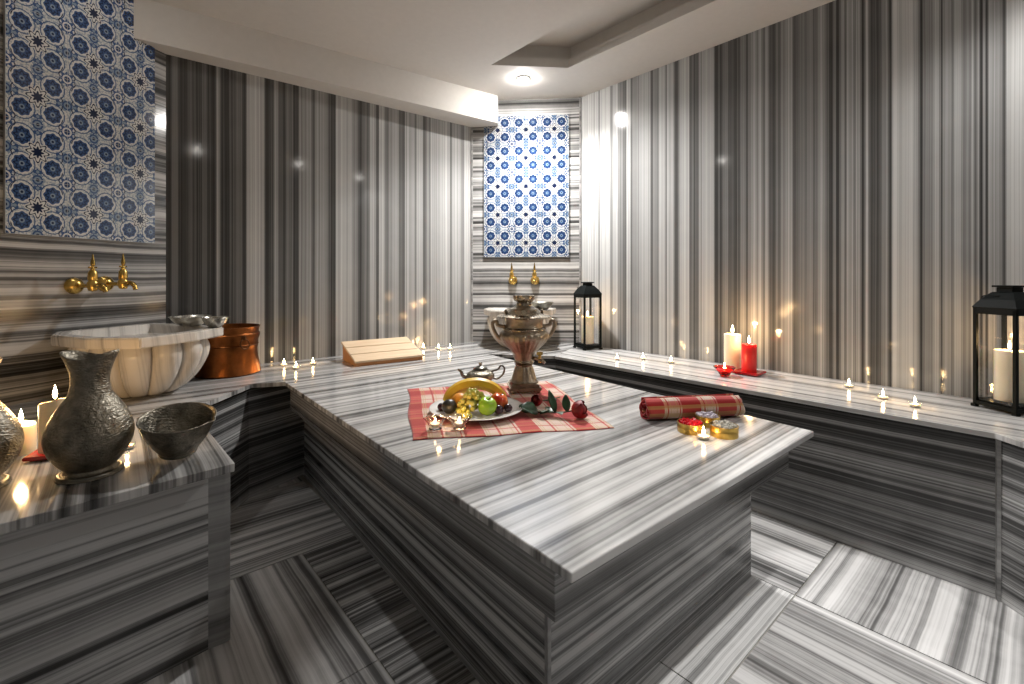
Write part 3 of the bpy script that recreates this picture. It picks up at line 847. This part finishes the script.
# ------------------------------------------------------------------ checked cloth and rolled towel
def plaid(name, pu, pv, redness=.55):
    t = NT(name); uv = t.node('ShaderNodeUVMap', uv_map='UVMap').outputs[0]
    sp = t.node('ShaderNodeSeparateXYZ'); t.l.new(uv, sp.inputs[0])
    def bands(x, p, ph):
        f = t.math('FRACT', t.math('ADD', t.math('MULTIPLY', x, p), ph))
        red = t.ramp(f, [(0, 1), (redness*.55, 0), (.60, .9), (.64, 0), (.90, 0), (.93, .9), (.96, 0.)], 'CONSTANT')
        thin = t.ramp(f, [(0, 0), (redness*.55+.02, 1), (redness*.55+.045, 0), (redness*.55+.07, 1), (redness*.55+.09, 0), (.68, 1), (.70, 0), (.85, 1), (.87, 0)], 'CONSTANT')
        return red, thin
    ru, tu = bands(sp.outputs[0], pu, .1); rv, tv = bands(sp.outputs[1], pv, .35)
    # twill mixing of the two thread sets
    wv = t.math('SUBTRACT', 1.0, t.math('MULTIPLY', t.math('SUBTRACT', 1.0, ru), t.math('SUBTRACT', 1.0, t.math('MULTIPLY', rv, .8))))
    s = t.math('ADD', t.math('MULTIPLY', ru, .55), t.math('MULTIPLY', rv, .45))
    c = t.ramp(s, [(.0, (.74, .60, .52)), (.5, (.54, .06, .055)), (1.0, (.36, .002, .006))])
    th = t.math('MULTIPLY', t.math('MAXIMUM', tu, tv), .55)
    c = t.mix(th, c, (.50, .38, .12))
    P = t.objco()
    nz = t.noise3(P, 320, 2)
    c = t.mix(t.math('MULTIPLY', nz, .35), c, (.25, .05, .05))
    t.bump(t.noise3(P, 500, 2), .25, .002)
    t.set(color=c, rough=.9, spec=.2, sheen=.3); return t.m
M_PLAID = plaid('red_white_check', 3.6, 3.3, .66)
c00 = at(411, 441); c10 = at(613, 428.5); c11 = at(548, 381.5); c01 = at(408, 389.5)
def cloth():
    n, m = 90, 60
    bm = bmesh.new(); uvl = bm.loops.layers.uv.new('UVMap')
    g = []
    for j in range(m+1):
        row = []
        for i in range(n+1):
            u, v = i/n, j/m
            p = Vector((*c00, 0))*(1-u)*(1-v)+Vector((*c10, 0))*u*(1-v)+Vector((*c11, 0))*u*v+Vector((*c01, 0))*(1-u)*v
            p.x += .006*math.sin(v*9+1)*(1 if u in (0, 1) else .4); p.y += .005*math.sin(u*13)
            edge = min(u, 1-u, v, 1-v)
            z = .0022+.0014*mnoise.noise(Vector((u*9, v*7, 1)))
            if v > .75 and u > .55: z += .006*max(0, mnoise.noise(Vector((u*14, v*12, 5))))*min(1, (v-.75)*8)
            if edge == 0: z = .0012
            row.append(bm.verts.new((p.x*H, p.y*H, HB*H+z)))
        g.append(row)
    for j in range(m):
        for i in range(n):
            f = bm.faces.new((g[j][i], g[j][i+1], g[j+1][i+1], g[j+1][i]))
            for lp, (a, b) in zip(f.loops, ((i, j), (i+1, j), (i+1, j+1), (i, j+1))): lp[uvl].uv = (a/n, b/m)
    r = bmesh.ops.extrude_face_region(bm, geom=bm.faces[:])
    for v in r['geom']:
        if isinstance(v, bmesh.types.BMVert): v.co.z += .0014
    o = obj('checked_cloth', bm, M_PLAID, None, smooth=True)
    return tag(o, 'red and white checked cloth spread on the marble table under the fruit and samovar', 'cloth')
cloth()
# fringe of dark tufts on the front and left borders belongs to the cloth
def towel():
    x0, z0 = at(647, 422.3); x1, z1 = at(742, 418)
    a = V(x0, z0+.03, HB); b = V(x1, z1+.03, HB); L = (b-a).length
    e = empty('rolled_towel', a, 'rolled red and white checked towel on the right end of the table', 'towel', None, math.atan2((b-a).y, (b-a).x))
    R_ = .040*H; seg = 150; n = 40; bm = bmesh.new(); uvl = bm.loops.layers.uv.new('UVMap')
    turns = 3.6
    def sp_(t, x):
        ang = -2*PI*turns*t+.9; rr = R_*(1-.72*t)
        sq = 1+.05*mnoise.noise(Vector((x*10, t*4, 2)))
        y = rr*math.cos(ang)*1.08*sq; z = rr*math.sin(ang)*sq
        return y, max(z, -R_*.93)
    g = []
    for k in range(seg+1):
        t = k/seg; row = []
        for i in range(n+1):
            x = L*i/n; y, z = sp_(t, x)
            endw = .006*math.sin(k*.35) if i in (0, n) else 0
            row.append(bm.verts.new((x+endw, y, z+R_*.95)))
        g.append(row)
    for k in range(seg):
        for i in range(n):
            f = bm.faces.new((g[k][i], g[k][i+1], g[k+1][i+1], g[k+1][i]))
            for lp, (p, q) in zip(f.loops, ((i, k), (i+1, k), (i+1, k+1), (i, k+1))): lp[uvl].uv = (p/n*.85, q/seg*2.2)
    o = obj('towel_cloth', bm, M_PLAID2, e, smooth=True)
    md = o.modifiers.new('thickness', 'SOLIDIFY'); md.thickness = .0035; md.offset = -1
    return e
M_PLAID2 = plaid('towel_check', 3.1, .6, .95)
towel()

# ------------------------------------------------------------------ samovar
sx, sz = at(524, 391.5)
e = empty('samovar', V(sx, sz, HC), 'tall antique nickel samovar with side handles on the checked cloth', 'samovar', None, .12)
u = .000880*H
bm = bmesh.new()
def sq_ring(a, z, rnd): return [Vector((a*math.copysign(abs(math.cos(t))**rnd, math.cos(t)), a*math.copysign(abs(math.sin(t))**rnd, math.sin(t)), z)) for t in [2*PI*k/32 for k in range(32)]]
def loft(rings, bm=None):
    bm = bm or bmesh.new(); rr = [[bm.verts.new(p) for p in r_] for r_ in rings]
    for a, b in zip(rr[:-1], rr[1:]):
        for k in range(len(a)): bm.faces.new((a[k], a[(k+1) % len(a)], b[(k+1) % len(a)], b[k]))
    bm.faces.new(rr[0][::-1]); bm.faces.new(rr[-1]); return bm
bm = bmesh.new()
box(bm, (0, 0, 20*u), (150*u, 150*u, 16*u), None, 4*u)
box(bm, (0, 0, 33*u), (135*u, 135*u, 12*u), None, 4*u)
for q in range(4):
    a = PI/4+q*PI/2; uvsphere((84*u*math.cos(a), 84*u*math.sin(a), 8*u), 11*u, 12, 8, bm, (1, 1, .72))
obj('base_plinth', bm, M_SAM, e, auto=40)
def flute(n, amp): return lambda t, z, r_: r_*(1+amp*abs(math.sin(n*t/2))-amp*.5)
obj('pedestal', lathe([(a*u, b*u) for a, b in spl([(66, 38), (68, 46), (60, 52), (52, 80), (44, 108), (38, 120), (44, 126), (36, 131)], 4)], 64, None, flute(12, .07)), M_SAM, e, auto=60)
obj('urn_body', lathe([(a*u, b*u) for a, b in spl([(36, 130), (50, 138), (44, 146), (52, 168), (66, 196), (92, 224), (110, 248), (114, 266), (108, 284), (95, 298), (91, 312), (92, 336), (97, 352)], 4)], 96, None, lambda t, z, r_: r_*(1+(.05*abs(math.sin(14*t)) if 190*u < z < 282*u else 0))), M_SAM, e, auto=60)
obj('band_ring', lathe([(94*u, 288*u), (103*u, 292*u), (103*u, 298*u), (96*u, 304*u), (90*u, 300*u)], 64), M_SAM_P, e, smooth=True)
obj('shoulder_plate', lathe([(a*u, b*u) for a, b in [(90, 348), (128, 352), (132, 356), (127, 360), (106, 362), (84, 372), (76, 386), (58, 393), (0, 395)]], 64), M_SAM_P, e, auto=50)
obj('lid_dome', lathe([(a*u, b*u) for a, b in spl([(72, 386), (68, 393), (50, 400), (40, 407), (34, 412)], 4)], 48, cap1=True), M_SAM, e, smooth=True)
obj('crown', lathe([(a*u, b*u) for a, b in [(34, 405), (38, 416), (34, 424), (44, 430), (49, 440), (50, 457), (44, 456), (40, 440), (30, 431), (0, 428)]], 48, None, lambda t, z, r_: r_*(1+(.06*math.cos(10*t) if z > 425*u else 0))), M_SAM_P, e, auto=50)
for s_ in (-1, 1):
    hp = smooth_path([(s_*104*u, 0, 246*u), (s_*128*u, 0, 262*u), (s_*144*u, 0, 290*u), (s_*152*u, 0, 318*u), (s_*146*u, 0, 334*u), (s_*132*u, 0, 332*u), (s_*128*u, 0, 318*u), (s_*112*u, 0, 310*u), (s_*90*u, 0, 308*u)], 5)
    obj('side_handle', tube(hp, [9*u]*len(hp), 10), M_SAM, e, smooth=True)
    # knob at the curl
for s_ in (-1, 1):
    obj('lid_knob', uvsphere((s_*88*u, 0, 378*u), 9*u, 12, 8, None, (1, 1, 1.4)), M_SAM_P, e, smooth=True)
# spigot pointing to the near right
dv = Vector((.80, -.60, 0))
bmt = tube([Vector((0, 0, 160*u))+dv*40*u, Vector((0, 0, 158*u))+dv*70*u, Vector((0, 0, 150*u))+dv*100*u, Vector((0, 0, 142*u))+dv*112*u], [9*u, 8*u, 9*u, 7*u], 12)
sp_ = obj('spigot', bmt, M_SAM_P, e, smooth=True)
bm = tube([Vector((0, 0, 140*u))+dv*84*u, Vector((0, 0, 176*u))+dv*84*u], 7*u, 10)
box(bm, Vector((0, 0, 184*u))+dv*84*u, (30*u, 7*u, 16*u), None, 2*u)
obj('tap_key', bm, M_BRASS, sp_)

# ------------------------------------------------------------------ teapot
tx, tz = at(480, 386)
e = empty('metal_teapot', V(tx, tz+.03, HB+.0052), 'small dark metal teapot with curled handle behind the fruit plate', 'teapot', None, .05)
k = 1.15
obj('pot_body', lathe([(a*k, b*k) for a, b in spl([(0, .002), (.030, 0), (.034, .005), (.052, .018), (.060, .032), (.054, .046), (.038, .055), (.030, .060), (0, .061)], 4)], 48, None, flute(16, .05)), M_PEWTER, e, smooth=True)
l = obj('pot_lid', lathe([(a*k, b*k) for a, b in spl([(.033, .059), (.028, .068), (.014, .075), (.006, .078), (0, .079)], 4)], 32), M_PEWTER_P, e, smooth=True)
obj('lid_knob', uvsphere((0, 0, .085*k), .008*k, 14, 10), M_SILVER, l, smooth=True)
obj('spout', tube(smooth_path([(-.052*k, 0, .026*k), (-.075*k, 0, .034*k), (-.084*k, 0, .052*k), (-.097*k, 0, .062*k)], 5), [.010*k]*5+[.008*k]*5+[.006*k]*6, 12), M_PEWTER_P, e, smooth=True)
obj('handle', tube(smooth_path([(.05*k, 0, .022*k), (.075*k, 0, .020*k), (.098*k, 0, .040*k), (.103*k, 0, .066*k), (.088*k, 0, .076*k), (.078*k, 0, .062*k), (.062*k, 0, .055*k), (.046*k, 0, .052*k)], 5), .0042*k, 8), M_PEWTER_P, e, smooth=True)

# ------------------------------------------------------------------ fruit plate
px_, pz_ = at(476.5, 407.5, HB+.02)
PC = V(px_, pz_, HC)
rp = .166*H
o = obj('oval_plate', lathe([(0, .001), (rp*.6, 0), (rp*.66, .003), (rp*.86, .012), (rp, .0195), (rp*1.005, .021), (rp*.99, .0225), (rp*.86, .016), (rp*.64, .0075), (0, .006)], 72), M_PLATE, None, smooth=True)
o.location = PC; tag(o, 'white round plate of fruit on the checked cloth', 'plate')
def onplate(px, py, h=0.0): # point whose base is seen at px,py at height (metres) h above plate
    hh_ = (PC.z+.008+h)/H; x, z = at(px, py, hh_); return V(x, z, hh_)
def fruit_mat(name, c1, c2, rough=.3, scale=12, **kw):
    t = NT(name); n = t.noise3(t.objco(), scale, 3)
    t.set(color=t.ramp(n, [(.38, c1), (.62, c2)]), rough=rough, **kw); return t.m
M_BAN = fruit_mat('banana_skin', (.78, .46, .03), (.85, .60, .05), .4, 20)
M_BANTIP = plain('banana_tip', (.10, .07, .02), .7)
M_GRAPE = fruit_mat('green_grape', (.42, .42, .06), (.62, .55, .16), .18, 40, sss=.1)
M_GRAPE.node_tree.nodes['Principled BSDF'].inputs['Subsurface Radius'].default_value = (.01, .008, .003)
M_STEM = plain('stem', (.12, .09, .03), .7)
M_GAPPLE = fruit_mat('green_apple', (.25, .48, .03), (.40, .62, .06), .2, 14)
M_RAPPLE = fruit_mat('red_apple', (.60, .04, .02), (.72, .20, .04), .22, 14)
M_PEACH = fruit_mat('orange_fruit', (.80, .30, .03), (.86, .42, .06), .45, 18)
M_PLUM = fruit_mat('dark_plum', (.016, .008, .012), (.05, .014, .022), .22, 18)
M_FIG = fruit_mat('near_black_fruit', (.010, .012, .010), (.022, .022, .018), .35, 18)
def apple(name, loc, r, mat, label, tilt=(0, 0), cat='apple'):
    e = empty(name, loc, label, cat)
    pr = [(0, .16), (.25, .02), (.55, .05), (.86, .36), (1.0, .85), (.96, 1.25), (.72, 1.62), (.40, 1.74), (.15, 1.66), (0, 1.52)]
    b = lathe([(a*r, c*r) for a, c in spl(pr, 4)], 40, None, lambda t, z, rr: rr*(1+.02*math.cos(5*t)))
    obj('flesh', b, mat, e, smooth=True)
    obj('stalk', tube([(0, 0, 1.54*r), (.05*r, 0, 1.75*r), (.16*r, 0, 1.95*r)], .05*r, 6), M_STEM, e)
    e.rotation_euler = (tilt[0], tilt[1], 0)
    return e
gz = .0092
def base_pt(px, py): # on the plate's inner surface
    x, z = at(px, py, (PC.z+gz)/H); return V(x, z, 0)+Vector((0, 0, PC.z+gz))
def plate_off(dx, dy, dz=0): return PC+Vector((dx, dy, gz+dz))
apple('green_apple', plate_off(.040, -.066, .004), .035, M_GAPPLE, 'bright green apple at the front of the fruit plate', (.25, .2))
apple('red_apple', plate_off(.078, -.010, .004), .035, M_RAPPLE, 'red apple behind the green apple on the plate', (.1, .3))
o = obj('orange_fruit', uvsphere((0, 0, 0), .036, 28, 18, None, (1, 1, .93)), M_PEACH, None, smooth=True); o.location = plate_off(-.062, -.010, .0335)
tag(o, 'orange round fruit under the left end of the bananas', 'fruit')
def plum(loc, r, label, mat=M_PLUM, name='plum'):
    o = obj(name, uvsphere((0, 0, 0), r, 24, 16, None, (1, 1, .94)), mat, None, smooth=True); o.location = loc
    return tag(o, label, 'fruit')
plum(plate_off(-.098, -.062, .028), .029, 'largest dark fruit at the left front of the plate', M_FIG, 'dark_fig')
plum(plate_off(-.132, -.030, .0175), .0165, 'small dark plum at the far left of the plate')
plum(plate_off(.088, -.068, .0185), .0185, 'dark plum right of the green apple on the plate')
plum(plate_off(.124, -.047, .0185), .0165, 'dark plum at the right rim of the plate')
# bananas
def banana(name, pts, r, label):
    e = empty(name, PC, label, 'banana', 'bananas arching over the fruit plate')
    path = smooth_path(pts, 6); n = len(path)
    rad = [r*(.35+.65*min(1, math.sin(PI*min(1, max(0, (i+1.2)/(n+1))))**.45)) for i in range(n)]
    obj('skin', tube(path, rad, 6, None, True), M_BAN, e, auto=55)
    obj('stalk', tube([path[-1], path[-1]+(path[-1]-path[-2]).normalized()*.018], [r*.45, r*.3], 6), M_BANTIP, e)
    return e
banana('banana', [(-.124, .020, .034), (-.102, .030, .068), (-.055, .036, .094), (.002, .040, .101), (.055, .040, .088), (.094, .044, .058), (.106, .044, .042)], .0235, 'front banana arching over the grapes on the plate')
banana('banana', [(-.112, .074, .026), (-.085, .082, .056), (-.035, .086, .080), (.012, .088, .086), (.060, .088, .074), (.092, .088, .046), (.100, .086, .036)], .0195, 'rear banana of the bunch, nearest the teapot')
# grapes
e = empty('grape_bunch', plate_off(-.01, -.04), 'bunch of green grapes heaped under the bananas', 'grapes')
random.seed(11)
gl = []
tries = 0
while len(gl) < 46 and tries < 20000:
    tries += 1
    x = random.uniform(-.055, .035); y = random.uniform(-.070, .032)
    hmax = .075*max(0, 1-((x+.002)/.058)**2)*max(0, min(1, (y+.085)/.05))
    z = random.uniform(.011, .012+hmax)
    if y < -.045 and x > .006: continue
    p = Vector((x, y, z))
    if (plate_off(-.01, -.04)+p-(plate_off(-.062, -.010, .0335))).length < .046: continue
    if (plate_off(-.01, -.04)+p-(plate_off(.04, -.07, .03))).length < .047: continue
    if (plate_off(-.01, -.04)+p-(plate_off(.078, 0, .03))).length < .047: continue
    if all((p-q).length > .0175 for q in gl): gl.append(p)
gl.append(Vector((-.012, -.108, .017))); gl.append(Vector((-.004, -.092, .013))); gl.append(Vector((-.022, -.09, .013)))
g0 = None
for p in gl:
    if g0 is None:
        g0 = obj('grape', uvsphere((0, 0, 0), .0098, 14, 10, None, (1, 1, 1.12)), M_GRAPE, e, smooth=True); g0.location = p
    else:
        g = g0.copy(); col.objects.link(g); g.parent = e; g.location = p
        g.rotation_euler = (random.random(), random.random(), 0)
obj('grape_stem', tube(smooth_path([(-.02, -.06, .02), (-.01, -.02, .045), (0, .01, .07), (.012, .03, .085)], 4), .0022, 6), M_STEM, e)

# ------------------------------------------------------------------ rose lying on the cloth
M_PETAL = fruit_mat('rose_petal', (.16, .004, .006), (.34, .010, .014), .55, 30)
M_LEAF = fruit_mat('rose_leaf', (.012, .05, .022), (.03, .09, .035), .4, 30)
def leaf(bm, base, d, L, W_, up, cup=.3):
    d = Vector(d).normalized(); side = d.cross(Vector(up)).normalized(); nrm = side.cross(d)
    rows = []
    for i in range(8):
        t = i/7; w = W_*math.sin(PI*(t*.92+.04))**.8*(1-.25*t); c = base+d*L*t+nrm*(-.12*L*t*t)
        rows.append([bm.verts.new(c+side*w*s+nrm*abs(s)*w*cup) for s in (-1, -.5, 0, .5, 1)])
    for a, b in zip(rows[:-1], rows[1:]):
        for k in range(4): bm.faces.new((a[k], a[k+1], b[k+1], b[k]))
def rose(p_bud, p_end, label, leaves, rb):
    e = empty('red_rose', p_bud, label, 'rose')
    dv = (p_end-p_bud); L = dv.length; ax = -dv.normalized()
    path = smooth_path([Vector((0, 0, rb*.8))-ax*rb*.8, Vector((0, 0, rb*.45))-ax*L*.35, Vector((0, 0, rb*.25))-ax*L*.7, Vector((0, 0, .003))-ax*L], 6)
    st = obj('stem', tube(path, .0025, 7), M_LEAF, e, smooth=True)
    # bloom: overlapping cupped petals round the axis
    rot = Vector((0, 0, 1)).rotation_difference((ax+Vector((0, 0, .35))).normalized()).to_matrix().to_4x4()
    bm = bmesh.new()
    uvsphere((0, 0, .1*rb), rb*.62, 16, 10, bm, (1, 1, 1.1))
    for layer, (n, rr, hh_) in enumerate(((3, .62, 1.0), (5, .82, .85), (6, 1.0, .62))):
        for q in range(n):
            a0 = 2*PI*q/n+layer*.5; M = rot
            rows = []
            for i in range(7):
                t = i/6; el = -1.2+t*(1.2+hh_); 
                row = []
                for s in (-1, -.5, 0, .5, 1):
                    a = a0+s*(1.1 if layer else 1.4)*math.sin(PI*(.12+.80*t))*.75
                    r_ = rb*rr*(math.cos(el)*.95+.10+.08*t*abs(s)); zz = rb*rr*math.sin(el)*1.05+.05*rb*layer
                    row.append(bm.verts.new((r_*math.cos(a), r_*math.sin(a), zz)))
                rows.append(row)
            for x_, y_ in zip(rows[:-1], rows[1:]):
                for k2 in range(4): bm.faces.new((x_[k2], x_[k2+1], y_[k2+1], y_[k2]))
    bmesh.ops.transform(bm, matrix=Matrix.Translation((0, 0, rb*.98)) @ rot, verts=bm.verts)
    o = obj('bloom', bm, M_PETAL, e, smooth=True)
    for (t, d, LL, WW, up) in leaves:
        bm = bmesh.new(); b = path[int(t*(len(path)-1))]
        leaf(bm, b, d, LL, WW, up)
        l = obj('leaf', bm, M_LEAF, e, smooth=True); md = l.modifiers.new('t', 'SOLIDIFY'); md.thickness = .0007
    return e
x, z = at(579.5, 420); pb_ = V(x, z, HC+.002); x, z = at(528, 414); pe_ = V(x, z, HC)
rose(pb_, pe_, 'dark red rose lying on the right corner of the checked cloth', [
    (.45, (-.25, .25, 1.0), .085, .017, (.3, -1, .1)), (.22, (-.1, .2, .9), .062, .019, (-.3, -1, .1)), (.5, (-.9, -.5, .12), .055, .020, (0, 0, 1)),
    (.55, (-.4, .8, .25), .05, .018, (0, 0, 1)), (.8, (-.8, -.5, .45), .078, .036, (0, -.7, 1)), (.7, (-.1, -.85, .35), .055, .030, (0, -.4, 1)), (.4, (.2, -.9, .15), .04, .018, (0, 0, 1)),
    (.95, (-.9, .2, .5), .05, .026, (0, -.6, .8))], .031)
x, z = at(537, 407); p2 = V(x, z, HC); x, z = at(560, 399); p3 = V(x, z, HC)
rose(p2, p3, 'smaller rose bud in front of the samovar foot', [(.5, (.4, .9, .2), .04, .015, (0, 0, 1)), (.6, (.5, -.8, .2), .04, .014, (0, 0, 1))], .022)

# ------------------------------------------------------------------ round tins
def tin(px, py, R_, hgt, fillmat, label, seed, lump=.007, nn=60):
    x, z = at(px, py); e = empty('round_tin', V(x, z, HB), label, 'tin')
    obj('tin_body', lathe([(0, 0), (R_*.98, 0), (R_, .002), (R_, hgt*.45), (R_*1.02, hgt*.5), (R_, hgt*.55), (R_, hgt-.002), (R_*1.02, hgt), (R_*.97, hgt), (R_*.96, .004), (0, .004)], 40), M_GOLD, e, auto=40)
    rnd = random.Random(seed); bm = lathe([(0, .005), (R_*.94, .005), (R_*.94, hgt*.8), (0, hgt*.85)], 24)
    for i in range(nn):
        a = rnd.random()*2*PI; rr = R_*.80*math.sqrt(rnd.random())
        M = Matrix.Translation((rr*math.cos(a), rr*math.sin(a), hgt*.86+rnd.random()*.006)) @ Matrix.Rotation(rnd.random()*3, 4, 'X') @ Matrix.Rotation(rnd.random()*3, 4, 'Z')
        bmesh.ops.create_icosphere(bm, subdivisions=1, radius=lump*(.7+.6*rnd.random()), matrix=M)
    obj('filling', bm, fillmat, e)
    return e
M_RJ = plain('red_crystals', (.55, .01, .02), .15)
M_LAV = plain('lavender_buds', (.42, .38, .45), .5)
M_HERB = plain('grey_green_herbs', (.42, .40, .34), .6)
tin(707.5, 424.5, .0385*H, .032*H, M_LAV, 'gold tin of pale lavender buds touching the rolled towel', 3)
tin(690.5, 431.5, .039*H, .030*H, M_RJ, 'gold tin filled with red crystals, left of the three', 4, .008, 45)
tin(724, 435.5, .0405*H, .033*H, M_HERB, 'gold tin of grey dried herbs, right of the three', 5, .007, 70)

# ------------------------------------------------------------------ ceiling downlights
def downlight(x, z, label, w, spot, blend=.5, h=CEIL, aim=None, r=.03, bulb=M_LAMP):
    e = empty('ceiling_downlight', V(x, z, h), label, 'downlight')
    obj('trim_ring', lathe([(.030, .0), (.046, .0), (.048, -.003), (.045, -.006), (.034, -.006), (.030, -.002)], 36, cap0=False), M_CHROME, e, smooth=True)
    obj('lamp_lens', lathe([(0, -.022), (.012, -.020), (.024, -.011), (.030, -.001), (0, -.0005)], 28), bulb, e, smooth=True)
    l = bpy.data.lights.new('downlight_lamp', 'SPOT'); l.energy = w; l.color = (1, .98, .955); l.spot_size = math.radians(spot); l.spot_blend = blend; l.shadow_soft_size = r
    o = bpy.data.objects.new('downlight_lamp', l); o.location = V(x, z, h)+Vector((0, 0, -.055)); col.objects.link(o)
    if aim:
        d = V(*aim)-o.location; o.rotation_euler = d.to_track_quat('-Z', 'Y').to_euler()
    return e
downlight(.075, 3.10, 'bright recessed ceiling downlight in front of the far niche', 240, 146, 1.0, CEIL, (.36, 2.6, 0), bulb=M_LAMP_HOT)
downlight(1.06, .96, 'recessed ceiling downlight above the right end of the table', 125, 38, .12)
downlight(.30, .34, 'recessed ceiling downlight above the near corner of the table', 62, 44, .3, CEIL, (.33, .95, 0))
downlight(1.86, 1.25, 'recessed ceiling downlight above the right ledge and big lantern', 48, 140, .6)
downlight(-1.55, 1.85, 'recessed ceiling downlight above the left basin', 9, 60, .8)

# ------------------------------------------------------------------ world, camera, colour
w = bpy.data.worlds.new('World'); bpy.context.scene.world = w; w.use_nodes = True
w.node_tree.nodes['Background'].inputs[0].default_value = (.5, .48, .45, 1); w.node_tree.nodes['Background'].inputs[1].default_value = .02
cam = bpy.data.cameras.new('camera'); co = bpy.data.objects.new('camera', cam); col.objects.link(co)
cam.sensor_width = 36; cam.lens = F/1024*36; cam.shift_y = -(342-Y0)/1024; cam.clip_start = .02
co.location = (0, 0, H); co.rotation_euler = (PI/2, 0, 0)
sc = bpy.context.scene; sc.camera = co
sc.view_settings.view_transform = 'Standard'; sc.view_settings.look = 'None'; sc.view_settings.gamma = 1
sc.view_settings.use_curve_mapping = False; sc.view_settings.exposure = 0.0
